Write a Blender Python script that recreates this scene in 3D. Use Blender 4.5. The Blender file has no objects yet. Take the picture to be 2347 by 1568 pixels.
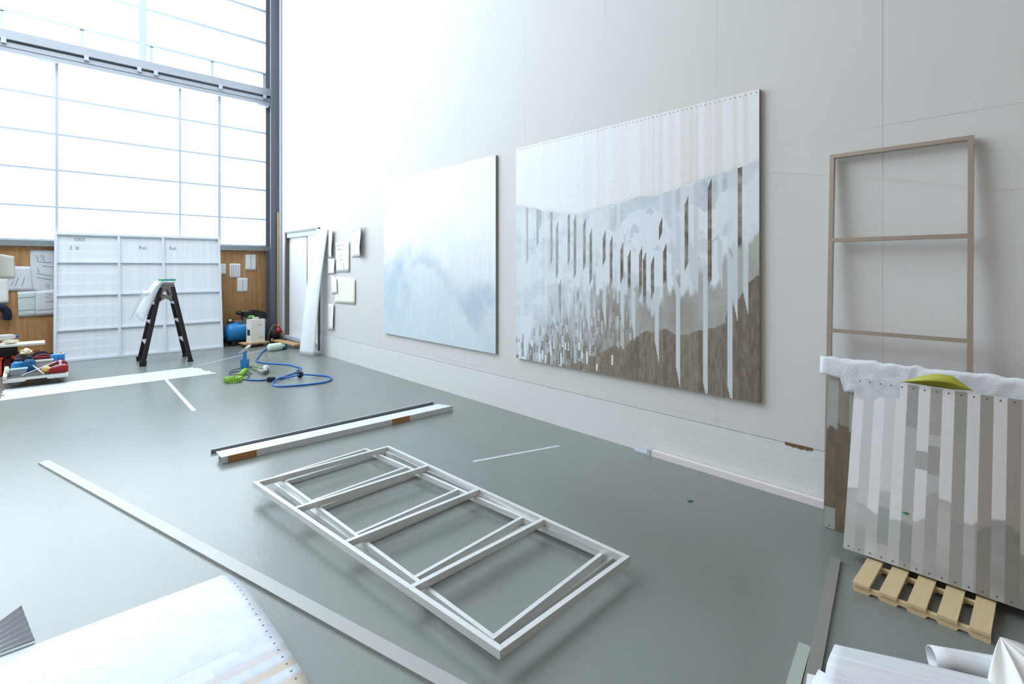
import bpy, bmesh, math, random
from mathutils import Vector, Matrix, noise

scene = bpy.context.scene
COL = scene.collection
R = math.radians
rnd = random.Random(7)

# ------------------------------------------------------------------ camera, light, exposure
cam_data = bpy.data.cameras.new('camera')
cam = bpy.data.objects.new('camera', cam_data)
COL.objects.link(cam)
cam_data.sensor_width = 36.0
cam_data.lens = 36.0 * 1164.0 / 2347.0
cam_data.shift_y = -(784.0 - 612.0) / 2347.0
cam_data.clip_start = 0.05
cam_data.clip_end = 200.0
cam.location = (0, 0, 1.5)
cam.rotation_euler = (R(90), 0, R(-43.2046))
scene.camera = cam

scene.view_settings.view_transform = 'Standard'
scene.view_settings.look = 'None'
scene.view_settings.gamma = 1.0
scene.view_settings.use_curve_mapping = False
scene.view_settings.exposure = 0.22

WINDOW_LIGHT = 3.7          # daylight through the frosted glazing
world = bpy.data.worlds.new('overcast_sky')
scene.world = world
world.use_nodes = True
wb = world.node_tree.nodes['Background']
wb.inputs['Color'].default_value = (1.0, 0.82, 0.64, 1)
wb.inputs['Strength'].default_value = 0.30

# room: X towards the right wall, Y towards the window wall, Z up, metres
WALL_X = 3.61
WIN_Y = 11.1

# ------------------------------------------------------------------ materials
def lin(c):
    """sRGB 0-255 triple to linear"""
    o = []
    for v in c:
        v = v / 255.0
        o.append(v / 12.92 if v <= 0.04045 else ((v + 0.055) / 1.055) ** 2.4)
    return tuple(o)

def mat(name, rgb, rough=0.5, metal=0.0, vary=0.0, scale=8.0, stretch=(1, 1, 1), bump=0.0, bscale=60.0,
        spec=0.5, alpha=None, trans=0.0, turn=None):
    m = bpy.data.materials.new(name)
    m.use_nodes = True
    nt = m.node_tree
    p = nt.nodes['Principled BSDF']
    c = lin(rgb)
    p.inputs['Base Color'].default_value = (*c, 1)
    p.inputs['Roughness'].default_value = rough
    p.inputs['Metallic'].default_value = metal
    p.inputs['Specular IOR Level'].default_value = spec
    if trans:
        p.inputs['Transmission Weight'].default_value = trans
    if alpha is not None:
        p.inputs['Alpha'].default_value = alpha
    tc = nt.nodes.new('ShaderNodeTexCoord')
    if vary:
        mp = nt.nodes.new('ShaderNodeMapping')
        mp.inputs['Scale'].default_value = stretch
        if turn is not None:
            mp.vector_type = 'TEXTURE'
            mp.inputs['Scale'].default_value = [1.0 / s for s in stretch]
            mp.inputs['Rotation'].default_value = (0, 0, R(turn))
        nt.links.new(tc.outputs['Object'], mp.inputs['Vector'])
        nz = nt.nodes.new('ShaderNodeTexNoise')
        nz.inputs['Scale'].default_value = scale
        nz.inputs['Detail'].default_value = 4
        nt.links.new(mp.outputs[0], nz.inputs['Vector'])
        mx = nt.nodes.new('ShaderNodeMix')
        mx.data_type = 'RGBA'
        mx.inputs['A'].default_value = (*[max(0, v * (1 - vary)) for v in c], 1)
        mx.inputs['B'].default_value = (*[min(1, v * (1 + vary)) for v in c], 1)
        nt.links.new(nz.outputs['Fac'], mx.inputs['Factor'])
        nt.links.new(mx.outputs['Result'], p.inputs['Base Color'])
    if bump:
        nb = nt.nodes.new('ShaderNodeTexNoise')
        nb.inputs['Scale'].default_value = bscale
        nb.inputs['Detail'].default_value = 3
        nt.links.new(tc.outputs['Object'], nb.inputs['Vector'])
        bp = nt.nodes.new('ShaderNodeBump')
        bp.inputs['Strength'].default_value = bump
        bp.inputs['Distance'].default_value = 0.01
        nt.links.new(nb.outputs['Fac'], bp.inputs['Height'])
        nt.links.new(bp.outputs[0], p.inputs['Normal'])
    return m

def vcol_mat(name, rough=0.4, metal=0.0, spec=0.5, dots=None, mottle=0.03):
    """painted sheet metal: the pigment is stored per face in the colour attribute 'pigment'"""
    m = bpy.data.materials.new(name)
    m.use_nodes = True
    nt = m.node_tree
    p = nt.nodes['Principled BSDF']
    p.inputs['Roughness'].default_value = rough
    p.inputs['Metallic'].default_value = metal
    p.inputs['Specular IOR Level'].default_value = spec
    a = nt.nodes.new('ShaderNodeVertexColor')
    a.layer_name = 'pigment'
    nz = nt.nodes.new('ShaderNodeTexNoise')
    nz.inputs['Scale'].default_value = 30
    nz.inputs['Detail'].default_value = 5
    tc = nt.nodes.new('ShaderNodeTexCoord')
    nt.links.new(tc.outputs['Object'], nz.inputs['Vector'])
    mr = nt.nodes.new('ShaderNodeMapRange')
    mr.inputs['From Min'].default_value = 0.3
    mr.inputs['From Max'].default_value = 0.7
    mr.inputs['To Min'].default_value = 1 - mottle
    mr.inputs['To Max'].default_value = 1 + mottle * 0.5
    nt.links.new(nz.outputs['Fac'], mr.inputs['Value'])
    mu = nt.nodes.new('ShaderNodeMix')
    mu.data_type = 'RGBA'
    mu.blend_type = 'MULTIPLY'
    mu.inputs['Factor'].default_value = 1.0
    nt.links.new(a.outputs['Color'], mu.inputs['A'])
    nt.links.new(mr.outputs['Result'], mu.inputs['B'])
    out = mu.outputs['Result']
    if dots:
        # a row of small dark rivets: one every 'pitch' along Y from 'off', wherever axis = one of 'rows'
        def mth(op, x, y=None):
            n = nt.nodes.new('ShaderNodeMath')
            n.operation = op
            for i, v in enumerate((x, y)):
                if v is None:
                    continue
                if isinstance(v, (int, float)):
                    n.inputs[i].default_value = v
                else:
                    nt.links.new(v, n.inputs[i])
            return n.outputs[0]
        sp = nt.nodes.new('ShaderNodeSeparateXYZ')
        nt.links.new(tc.outputs['Object'], sp.inputs[0])
        a = mth('DIVIDE', mth('SUBTRACT', sp.outputs['Y'], dots['off']), dots['pitch'])
        a = mth('MULTIPLY', mth('SUBTRACT', mth('FRACT', a), 0.5), dots['pitch'])
        a2 = mth('MULTIPLY', a, a)
        mask = None
        for row in dots['rows']:
            b = mth('SUBTRACT', sp.outputs[dots['axis']], row)
            d = mth('LESS_THAN', mth('ADD', a2, mth('MULTIPLY', b, b)), dots['r'] ** 2)
            mask = d if mask is None else mth('MAXIMUM', mask, d)
        md = nt.nodes.new('ShaderNodeMix')
        md.data_type = 'RGBA'
        md.inputs['B'].default_value = (*lin((92, 88, 86)), 1)
        nt.links.new(mask, md.inputs['Factor'])
        nt.links.new(out, md.inputs['A'])
        out = md.outputs['Result']
    nt.links.new(out, p.inputs['Base Color'])
    return m

# ------------------------------------------------------------------ mesh builder
class MB:
    def __init__(self):
        self.bm = bmesh.new()
        self.mi = 0
    def _faces(self, fs):
        for f in fs:
            f.material_index = self.mi
    def hexa(self, pts):
        v = [self.bm.verts.new(p) for p in pts]
        idx = ((0, 3, 2, 1), (4, 5, 6, 7), (0, 1, 5, 4), (1, 2, 6, 5), (2, 3, 7, 6), (3, 0, 4, 7))
        self._faces([self.bm.faces.new([v[i] for i in q]) for q in idx])
        return self
    def box(self, a, b):
        x0, x1 = sorted((a[0], b[0])); y0, y1 = sorted((a[1], b[1])); z0, z1 = sorted((a[2], b[2]))
        return self.hexa([(x0, y0, z0), (x1, y0, z0), (x1, y1, z0), (x0, y1, z0),
                          (x0, y0, z1), (x1, y0, z1), (x1, y1, z1), (x0, y1, z1)])
    def cbox(self, c, s):
        return self.box([c[i] - s[i] / 2 for i in range(3)], [c[i] + s[i] / 2 for i in range(3)])
    def beam(self, p, q, w, h, up=(0, 0, 1)):
        """box of width w and height h, centred on the segment p-q"""
        p = Vector(p); q = Vector(q)
        d = (q - p).normalized()
        s = d.cross(Vector(up))
        if s.length < 1e-5:
            s = d.cross(Vector((1, 0, 0)))
        s.normalize()
        u = s.cross(d)
        s = s * (w / 2); u = u * (h / 2)
        return self.hexa([p - s - u, p + s - u, q + s - u, q - s - u, p - s + u, p + s + u, q + s + u, q - s + u])
    def prism(self, poly, off):
        """polygon (list of 3D points) pushed out by the vector off"""
        off = Vector(off)
        a = [self.bm.verts.new(p) for p in poly]
        b = [self.bm.verts.new(Vector(p) + off) for p in poly]
        fs = [self.bm.faces.new(a[::-1]), self.bm.faces.new(b)]
        n = len(poly)
        for i in range(n):
            fs.append(self.bm.faces.new([a[i], a[(i + 1) % n], b[(i + 1) % n], b[i]]))
        self._faces(fs)
        return self
    def lathe(self, prof, base=(0, 0, 0), axis=(0, 0, 1), seg=24, sx=1.0):
        """profile [(r, h), ...] turned about axis through base"""
        ax = Vector(axis).normalized()
        t = Vector((1, 0, 0)) if abs(ax.x) < 0.9 else Vector((0, 1, 0))
        s = ax.cross(t).normalized(); u = ax.cross(s)
        base = Vector(base)
        rings = []
        for r, h in prof:
            if r < 1e-6:
                rings.append([self.bm.verts.new(base + ax * h)])
            else:
                rings.append([self.bm.verts.new(base + ax * h + s * (r * math.cos(2 * math.pi * k / seg)) + u * (sx * r * math.sin(2 * math.pi * k / seg))) for k in range(seg)])
        fs = []
        for a, b in zip(rings, rings[1:]):
            for k in range(seg):
                k2 = (k + 1) % seg
                if len(a) == 1 and len(b) == 1:
                    continue
                if len(a) == 1:
                    fs.append(self.bm.faces.new([a[0], b[k2], b[k]]))
                elif len(b) == 1:
                    fs.append(self.bm.faces.new([a[k], a[k2], b[0]]))
                else:
                    fs.append(self.bm.faces.new([a[k], a[k2], b[k2], b[k]]))
        for ring, flip in ((rings[0], True), (rings[-1], False)):
            if len(ring) > 1:
                fs.append(self.bm.faces.new(ring[::-1] if flip else ring))
        for f in fs:
            f.smooth = True
        self._faces(fs)
        return self
    def tube(self, pts, r, seg=8, smooth=True, sub=6, closed=False):
        pts = [Vector(p) for p in pts]
        if smooth and len(pts) > 2:
            out = []
            n = len(pts)
            for i in range(n if closed else n - 1):
                p0 = pts[(i - 1) % n] if (closed or i > 0) else pts[0] * 2 - pts[1]
                p1 = pts[i]; p2 = pts[(i + 1) % n]
                p3 = pts[(i + 2) % n] if (closed or i + 2 < n) else p2 * 2 - p1
                for k in range(sub):
                    t = k / sub
                    out.append(0.5 * ((2 * p1) + (p2 - p0) * t + (2 * p0 - 5 * p1 + 4 * p2 - p3) * t * t + (3 * p1 - p0 - 3 * p2 + p3) * t ** 3))
            if not closed:
                out.append(pts[-1])
            pts = out
        n = len(pts)
        rings = []
        ref = Vector((0, 0, 1))
        prev_s = None
        for i, p in enumerate(pts):
            a = pts[(i - 1) % n] if (closed or i > 0) else pts[i]
            b = pts[(i + 1) % n] if (closed or i < n - 1) else pts[i]
            d = (b - a)
            d = d.normalized() if d.length > 1e-9 else Vector((1, 0, 0))
            s = d.cross(ref) if prev_s is None else prev_s - d * prev_s.dot(d)
            if s.length < 1e-4:
                s = d.cross(Vector((1, 0, 0)))
            s.normalize(); prev_s = s
            u = s.cross(d)
            rr = r[min(i * len(r) // n, len(r) - 1)] if isinstance(r, (list, tuple)) else r
            rings.append([self.bm.verts.new(p + s * (rr * math.cos(2 * math.pi * k / seg)) + u * (rr * math.sin(2 * math.pi * k / seg))) for k in range(seg)])
        fs = []
        m = n if closed else n - 1
        for i in range(m):
            a = rings[i]; b = rings[(i + 1) % n]
            for k in range(seg):
                k2 = (k + 1) % seg
                fs.append(self.bm.faces.new([a[k], b[k], b[k2], a[k2]]))
        for f in fs:
            f.smooth = True
        if not closed:
            fs.append(self.bm.faces.new(rings[0])); fs.append(self.bm.faces.new(rings[-1][::-1]))
        self._faces(fs)
        return self
    def sheet(self, fn, nu, nv, thick=0.0, smooth=True):
        """surface fn(u, v) -> point, u and v in 0..1, with thickness downwards along its normal"""
        P = [[Vector(fn(i / nu, j / nv)) for j in range(nv + 1)] for i in range(nu + 1)]
        def normal(i, j):
            a = P[min(i + 1, nu)][j] - P[max(i - 1, 0)][j]
            b = P[i][min(j + 1, nv)] - P[i][max(j - 1, 0)]
            n = a.cross(b)
            return n.normalized() if n.length > 1e-12 else Vector((0, 0, 1))
        top = [[self.bm.verts.new(P[i][j]) for j in range(nv + 1)] for i in range(nu + 1)]
        fs = [self.bm.faces.new([top[i][j], top[i + 1][j], top[i + 1][j + 1], top[i][j + 1]]) for i in range(nu) for j in range(nv)]
        if thick:
            bot = [[self.bm.verts.new(P[i][j] - normal(i, j) * thick) for j in range(nv + 1)] for i in range(nu + 1)]
            fs += [self.bm.faces.new([bot[i][j + 1], bot[i + 1][j + 1], bot[i + 1][j], bot[i][j]]) for i in range(nu) for j in range(nv)]
            edge = []
            for i in range(nu):
                edge.append(self.bm.faces.new([top[i + 1][0], top[i][0], bot[i][0], bot[i + 1][0]]))
                edge.append(self.bm.faces.new([top[i][nv], top[i + 1][nv], bot[i + 1][nv], bot[i][nv]]))
            for j in range(nv):
                edge.append(self.bm.faces.new([top[0][j], top[0][j + 1], bot[0][j + 1], bot[0][j]]))
                edge.append(self.bm.faces.new([top[nu][j + 1], top[nu][j], bot[nu][j], bot[nu][j + 1]]))
            self._faces(edge)
        for f in fs:
            f.smooth = smooth
        self._faces(fs)
        return self
    def blob(self, c, s, seed=0, amp=0.15, lev=3):
        """lumpy rounded lump of half-size s"""
        r = bmesh.ops.create_icosphere(self.bm, subdivisions=lev, radius=1.0)
        for v in r['verts']:
            k = 1 + amp * noise.noise(v.co * 1.7 + Vector((seed, seed * 2.3, 0)))
            v.co = Vector((c[0] + v.co.x * s[0] * k, c[1] + v.co.y * s[1] * k, c[2] + v.co.z * s[2] * k))
        fs = {f for v in r['verts'] for f in v.link_faces}
        for f in fs:
            f.smooth = True
        self._faces(fs)
        return self
    def xform(self, M):
        self.bm.transform(M)
        return self
    def bevel(self, w, seg=2, angle=40):
        es = [e for e in self.bm.edges if len(e.link_faces) == 2 and e.calc_face_angle(0) > R(angle)]
        bmesh.ops.bevel(self.bm, geom=es, offset=w, segments=seg, profile=0.5, affect='EDGES', clamp_overlap=True)
        return self
    def build(self, name, m, parent=None, world=False, origin=None, label=None):
        """one mesh object; with world=True the points are room coordinates and are brought into the parent's frame"""
        if parent is not None and world:
            self.bm.transform(frame_of(parent).inverted())
        if origin is not None:
            self.bm.transform(Matrix.Translation(-Vector(origin)))
        bmesh.ops.recalc_face_normals(self.bm, faces=self.bm.faces[:])
        me = bpy.data.meshes.new(name)
        self.bm.to_mesh(me)
        self.bm.free()
        for x in (m if isinstance(m, (list, tuple)) else [m]):
            me.materials.append(x)
        o = bpy.data.objects.new(name, me)
        COL.objects.link(o)
        if parent is not None:
            o.parent = parent
        if origin is not None:
            o.location = origin
        if label:
            o['label'] = label
        return o

def frame_of(o):
    M = Matrix.Identity(4)
    while o is not None:
        M = Matrix.LocRotScale(o.location, o.rotation_euler, None) @ M
        o = o.parent
    return M

def tag(o, label, cat, group=None, kind=None):
    o['label'] = label
    o['category'] = cat
    if group:
        o['group'] = group
    if kind:
        o['kind'] = kind
    return o

def thing(name, label, cat, loc=(0, 0, 0), rot=(0, 0, 0), group=None):
    o = bpy.data.objects.new(name, None)
    o.empty_display_size = 0.1
    COL.objects.link(o)
    o.location = loc
    o.rotation_euler = rot
    return tag(o, label, cat, group)

def struct(o):
    o['kind'] = 'structure'
    return o

def copy_thing(root, loc=None, rot=None, label=None):
    c = root.copy()
    COL.objects.link(c)
    if loc is not None:
        c.location = loc
    if rot is not None:
        c.rotation_euler = rot
    if label:
        c['label'] = label
    for ch in list(root.children):
        d = ch.copy()
        COL.objects.link(d)
        d.parent = c
        for g in ch.children:
            e = g.copy()
            COL.objects.link(e)
            e.parent = d
    return c

def text_mesh(name, body, size, m, parent, M, label=None):
    """flat lettering as a mesh child; M places it in the parent's frame"""
    cu = bpy.data.curves.new(name, 'FONT')
    cu.body = body
    cu.size = size
    cu.align_x = 'CENTER'
    cu.align_y = 'CENTER'
    cu.extrude = 0.0004
    t = bpy.data.objects.new(name + '_font', cu)
    COL.objects.link(t)
    dg = bpy.context.evaluated_depsgraph_get()
    me = bpy.data.meshes.new_from_object(t.evaluated_get(dg))
    bpy.data.objects.remove(t)
    bpy.data.curves.remove(cu)
    me.name = name
    me.transform(M)
    me.materials.clear()
    me.materials.append(m)
    o = bpy.data.objects.new(name, me)
    COL.objects.link(o)
    o.parent = parent
    if label:
        o['label'] = label
    return o

def paint(o, fn, attr='pigment'):
    """give every face of o a flat pigment colour fn(face centre in object space) -> linear rgb"""
    me = o.data
    ca = me.color_attributes.new(attr, 'FLOAT_COLOR', 'CORNER')
    buf = [0.0] * (len(me.loops) * 4)
    for p in me.polygons:
        c = fn(p.center)
        for li in p.loop_indices:
            buf[li * 4:li * 4 + 4] = (c[0], c[1], c[2], 1.0)
    ca.data.foreach_set('color', buf)

def fbm(x, y, z=0.0, o=4):
    s = 0.0; a = 0.5
    p = Vector((x, y, z))
    for _ in range(o):
        s += a * noise.noise(p)
        p = p * 2.03 + Vector((3.1, 1.7, 0.9))
        a *= 0.5
    return s

def mixc(a, b, t):
    t = max(0.0, min(1.0, t))
    return tuple(a[i] + (b[i] - a[i]) * t for i in range(3))

# ------------------------------------------------------------------ the palette
M_WHITE = mat('white_paint', (238, 240, 242), 0.45, vary=0.03, scale=5)
M_STEEL_PALE = mat('pale_painted_steel', (196, 208, 222), 0.5)
M_STEEL_GREY = mat('grey_painted_steel', (178, 184, 192), 0.5, vary=0.06, scale=6)
M_STEEL_DARK = mat('dark_painted_steel', (104, 108, 116), 0.5, vary=0.08, scale=6)
M_BLACK = mat('black_plastic', (22, 20, 24), 0.45)
M_NAVY = mat('navy_fabric', (18, 26, 52), 0.85, bump=0.3, bscale=300)
M_ALU = mat('brushed_aluminium', (205, 205, 202), 0.42, metal=0.55, vary=0.06, scale=14, stretch=(1, 1, 6))
M_ALU_DULL = mat('dull_aluminium', (176, 174, 168), 0.45, metal=0.5, vary=0.08, scale=10)
M_BATTEN = mat('pale_batten_paint', (222, 229, 236), 0.5)
M_PAPER = mat('white_paper', (240, 241, 240), 0.8, vary=0.02, scale=20)
M_PAPER_GREY = mat('pale_grey_paper', (222, 226, 232), 0.8, vary=0.03, scale=20)
M_PAPER_CREAM = mat('cream_paper', (236, 236, 222), 0.8, vary=0.03, scale=12)
M_INK = mat('pencil_grey', (128, 132, 140), 0.8)
M_INK_DARK = mat('dark_pencil', (70, 72, 78), 0.8)
M_PINE = mat('pine_wood', (206, 182, 142), 0.6, vary=0.12, scale=9, stretch=(1, 8, 8))
M_PLYDOLLY = mat('raw_plywood', (190, 150, 104), 0.6, vary=0.12, scale=10, stretch=(1, 6, 1))
M_BLUE = mat('blue_enamel', (30, 126, 190), 0.35, vary=0.05)
M_BLUE_HOSE = mat('blue_hose', (36, 104, 188), 0.35)
M_GREEN_COIL = mat('lime_plastic', (140, 192, 50), 0.35)
M_GREEN = mat('green_plastic', (40, 160, 96), 0.4)
M_TEAL = mat('teal_plastic', (24, 78, 92), 0.4)
M_RED = mat('red_paint', (156, 26, 30), 0.4, vary=0.05)
M_ORANGE = mat('orange_plastic', (232, 88, 44), 0.45, vary=0.04)
M_YELLOW = mat('yellow_tape', (238, 196, 92), 0.5, vary=0.05)
M_CREAM = mat('cream_plastic', (232, 222, 196), 0.5, vary=0.04)
M_BRASS = mat('brass', (196, 150, 70), 0.35, metal=0.8)
M_RUBBER_GREY = mat('grey_cable', (78, 88, 98), 0.5)
M_SILVER = mat('silver_metal', (196, 200, 204), 0.3, metal=0.7)
M_CARD = mat('brown_packing_tape', (172, 128, 76), 0.45, vary=0.1, scale=16)

# clear and milky plastics
M_CLEAR = mat('clear_plastic', (226, 234, 238), 0.15, alpha=0.42)
M_MILKY = mat('milky_plastic', (222, 242, 226), 0.4, alpha=0.88)
M_FILM = mat('white_foam_film', (236, 238, 244), 0.45, alpha=0.86, bump=0.3, bscale=40)
M_THINFILM = mat('thin_white_film', (240, 244, 248), 0.5, alpha=0.55)

def floor_material():
    m = bpy.data.materials.new('painted_concrete_floor')
    m.use_nodes = True
    nt = m.node_tree
    L = nt.links
    p = nt.nodes['Principled BSDF']
    tc = nt.nodes.new('ShaderNodeTexCoord')
    n1 = nt.nodes.new('ShaderNodeTexNoise'); n1.inputs['Scale'].default_value = 0.6; n1.inputs['Detail'].default_value = 1
    L.new(tc.outputs['Object'], n1.inputs['Vector'])
    cr = nt.nodes.new('ShaderNodeValToRGB')
    cr.color_ramp.elements[0].position = 0.3; cr.color_ramp.elements[0].color = (*lin((113, 118, 112)), 1)
    cr.color_ramp.elements[1].position = 0.75; cr.color_ramp.elements[1].color = (*lin((125, 131, 126)), 1)
    L.new(n1.outputs['Fac'], cr.inputs['Fac'])
    # hairline cracks
    vo = nt.nodes.new('ShaderNodeTexVoronoi'); vo.feature = 'DISTANCE_TO_EDGE'; vo.inputs['Scale'].default_value = 0.55
    nd = nt.nodes.new('ShaderNodeTexNoise'); nd.inputs['Scale'].default_value = 6; nd.inputs['Detail'].default_value = 5
    L.new(tc.outputs['Object'], nd.inputs['Vector'])
    va = nt.nodes.new('ShaderNodeMix'); va.data_type = 'RGBA'; va.blend_type = 'LINEAR_LIGHT'; va.inputs['Factor'].default_value = 0.02
    L.new(tc.outputs['Object'], va.inputs['A']); L.new(nd.outputs['Color'], va.inputs['B'])
    L.new(va.outputs['Result'], vo.inputs['Vector'])
    lt = nt.nodes.new('ShaderNodeMath'); lt.operation = 'LESS_THAN'; lt.inputs[1].default_value = 0.0016
    L.new(vo.outputs['Distance'], lt.inputs[0])
    n4 = nt.nodes.new('ShaderNodeTexNoise'); n4.inputs['Scale'].default_value = 1.3
    L.new(tc.outputs['Object'], n4.inputs['Vector'])
    gt = nt.nodes.new('ShaderNodeMath'); gt.operation = 'GREATER_THAN'; gt.inputs[1].default_value = 0.66
    L.new(n4.outputs['Fac'], gt.inputs[0])
    mm = nt.nodes.new('ShaderNodeMath'); mm.operation = 'MULTIPLY'
    L.new(lt.outputs[0], mm.inputs[0]); L.new(gt.outputs[0], mm.inputs[1])
    mk = nt.nodes.new('ShaderNodeMath'); mk.operation = 'MULTIPLY'; mk.inputs[1].default_value = 0.35
    L.new(mm.outputs[0], mk.inputs[0])
    mx = nt.nodes.new('ShaderNodeMix'); mx.data_type = 'RGBA'
    mx.inputs['B'].default_value = (*lin((84, 94, 98)), 1)
    L.new(mk.outputs[0], mx.inputs['Factor']); L.new(cr.outputs['Color'], mx.inputs['A'])
    L.new(mx.outputs['Result'], p.inputs['Base Color'])
    n2 = nt.nodes.new('ShaderNodeTexNoise'); n2.inputs['Scale'].default_value = 0.9; n2.inputs['Detail'].default_value = 1
    L.new(tc.outputs['Object'], n2.inputs['Vector'])
    mr = nt.nodes.new('ShaderNodeMapRange'); mr.inputs['To Min'].default_value = 0.25; mr.inputs['To Max'].default_value = 0.31
    L.new(n2.outputs['Fac'], mr.inputs['Value']); L.new(mr.outputs['Result'], p.inputs['Roughness'])
    n3 = nt.nodes.new('ShaderNodeTexNoise'); n3.inputs['Scale'].default_value = 42; n3.inputs['Detail'].default_value = 1
    L.new(tc.outputs['Object'], n3.inputs['Vector'])
    bp = nt.nodes.new('ShaderNodeBump'); bp.inputs['Strength'].default_value = 0.15; bp.inputs['Distance'].default_value = 0.004
    L.new(n3.outputs['Fac'], bp.inputs['Height']); L.new(bp.outputs[0], p.inputs['Normal'])
    p.inputs['Specular IOR Level'].default_value = 1.0
    return m

def math_node(nt, op, a=None, b=None):
    n = nt.nodes.new('ShaderNodeMath')
    n.operation = op
    for i, v in enumerate((a, b)):
        if v is None:
            continue
        if isinstance(v, (int, float)):
            n.inputs[i].default_value = v
        else:
            nt.links.new(v, n.inputs[i])
    return n.outputs[0]

def wall_material(name, rgb, seams, pits):
    """white painted board wall with joints, screw heads and small marks; or pitted concrete"""
    m = bpy.data.materials.new(name)
    m.use_nodes = True
    nt = m.node_tree
    L = nt.links
    p = nt.nodes['Principled BSDF']
    p.inputs['Roughness'].default_value = 0.55
    tc = nt.nodes.new('ShaderNodeTexCoord')
    sp = nt.nodes.new('ShaderNodeSeparateXYZ')
    L.new(tc.outputs['Object'], sp.inputs[0])
    n1 = nt.nodes.new('ShaderNodeTexNoise'); n1.inputs['Scale'].default_value = 0.8; n1.inputs['Detail'].default_value = 5
    L.new(tc.outputs['Object'], n1.inputs['Vector'])
    c = lin(rgb)
    mx = nt.nodes.new('ShaderNodeMix'); mx.data_type = 'RGBA'
    mx.inputs['A'].default_value = (*[v * 0.95 for v in c], 1)
    mx.inputs['B'].default_value = (*[min(1, v * 1.04) for v in c], 1)
    L.new(n1.outputs['Fac'], mx.inputs['Factor'])
    fac = None
    def add(v):
        nonlocal fac
        fac = v if fac is None else math_node(nt, 'MAXIMUM', fac, v)
    nb = nt.nodes.new('ShaderNodeTexNoise'); nb.inputs['Scale'].default_value = 1.1; nb.inputs['Detail'].default_value = 3
    L.new(tc.outputs['Object'], nb.inputs['Vector'])
    brk = nt.nodes.new('ShaderNodeMapRange')
    brk.inputs['From Min'].default_value = 0.42; brk.inputs['From Max'].default_value = 0.62
    brk.inputs['To Min'].default_value = 0.02; brk.inputs['To Max'].default_value = 0.34
    L.new(nb.outputs['Fac'], brk.inputs['Value'])
    if seams:
        for axis, off, step, w in (('Y', 0.68, 0.99, 0.0035), ('Z', 2.325, 1.935, 0.0025)):
            a = math_node(nt, 'SUBTRACT', sp.outputs[axis], off - step / 2)
            a = math_node(nt, 'DIVIDE', a, step)
            a = math_node(nt, 'FRACT', a)
            a = math_node(nt, 'SUBTRACT', a, 0.5)
            a = math_node(nt, 'ABSOLUTE', a)
            a = math_node(nt, 'MULTIPLY', a, step)
            a = math_node(nt, 'LESS_THAN', a, w)
            add(math_node(nt, 'MULTIPLY', a, brk.outputs['Result']))
    # specks: screw heads, nail holes, pits
    for sc, rad, thr in ((2.1, 0.011, 0.35), (3.4, 0.008, 0.4)) if not pits else ((9, 0.05, 0.45), (22, 0.09, 0.5), (5, 0.035, 0.5)):
        v = nt.nodes.new('ShaderNodeTexVoronoi'); v.inputs['Scale'].default_value = sc
        L.new(tc.outputs['Object'], v.inputs['Vector'])
        a = math_node(nt, 'LESS_THAN', v.outputs['Distance'], rad * (sc / 2.0 if not pits else 1.2))
        s2 = nt.nodes.new('ShaderNodeSeparateColor'); L.new(v.outputs['Color'], s2.inputs[0])
        k = math_node(nt, 'GREATER_THAN', s2.outputs[0], thr)
        a = math_node(nt, 'MULTIPLY', a, k)
        add(math_node(nt, 'MULTIPLY', a, 0.42 if not pits else 0.3))
    m2 = nt.nodes.new('ShaderNodeMix'); m2.data_type = 'RGBA'
    m2.inputs['B'].default_value = (*lin((118, 116, 112)), 1)
    L.new(fac, m2.inputs['Factor']); L.new(mx.outputs['Result'], m2.inputs['A'])
    L.new(m2.outputs['Result'], p.inputs['Base Color'])
    nq = nt.nodes.new('ShaderNodeTexNoise'); nq.inputs['Scale'].default_value = 50 if pits else 160
    nq.inputs['Detail'].default_value = 4
    L.new(tc.outputs['Object'], nq.inputs['Vector'])
    bp = nt.nodes.new('ShaderNodeBump'); bp.inputs['Strength'].default_value = 0.25 if pits else 0.06
    bp.inputs['Distance'].default_value = 0.01
    L.new(nq.outputs['Fac'], bp.inputs['Height']); L.new(bp.outputs[0], p.inputs['Normal'])
    return m

def plywood_material():
    m = bpy.data.materials.new('plywood_panelling')
    m.use_nodes = True
    nt = m.node_tree
    L = nt.links
    p = nt.nodes['Principled BSDF']
    p.inputs['Roughness'].default_value = 0.5
    tc = nt.nodes.new('ShaderNodeTexCoord')
    mp = nt.nodes.new('ShaderNodeMapping'); mp.inputs['Scale'].default_value = (9, 9, 0.9)
    L.new(tc.outputs['Object'], mp.inputs['Vector'])
    n1 = nt.nodes.new('ShaderNodeTexNoise'); n1.inputs['Scale'].default_value = 2.2; n1.inputs['Detail'].default_value = 7
    n1.inputs['Distortion'].default_value = 0.6
    L.new(mp.outputs[0], n1.inputs['Vector'])
    cr = nt.nodes.new('ShaderNodeValToRGB')
    e = cr.color_ramp.elements
    e[0].position = 0.3; e[0].color = (*lin((164, 118, 70)), 1)
    e[1].position = 0.7; e[1].color = (*lin((198, 156, 106)), 1)
    L.new(n1.outputs['Fac'], cr.inputs['Fac'])
    vo = nt.nodes.new('ShaderNodeTexVoronoi'); vo.inputs['Scale'].default_value = 2.2
    L.new(tc.outputs['Object'], vo.inputs['Vector'])
    kn = math_node(nt, 'LESS_THAN', vo.outputs['Distance'], 0.06)
    kn = math_node(nt, 'MULTIPLY', kn, 0.5)
    mx = nt.nodes.new('ShaderNodeMix'); mx.data_type = 'RGBA'
    mx.inputs['B'].default_value = (*lin((96, 60, 34)), 1)
    L.new(kn, mx.inputs['Factor']); L.new(cr.outputs['Color'], mx.inputs['A'])
    L.new(mx.outputs['Result'], p.inputs['Base Color'])
    return m

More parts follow.
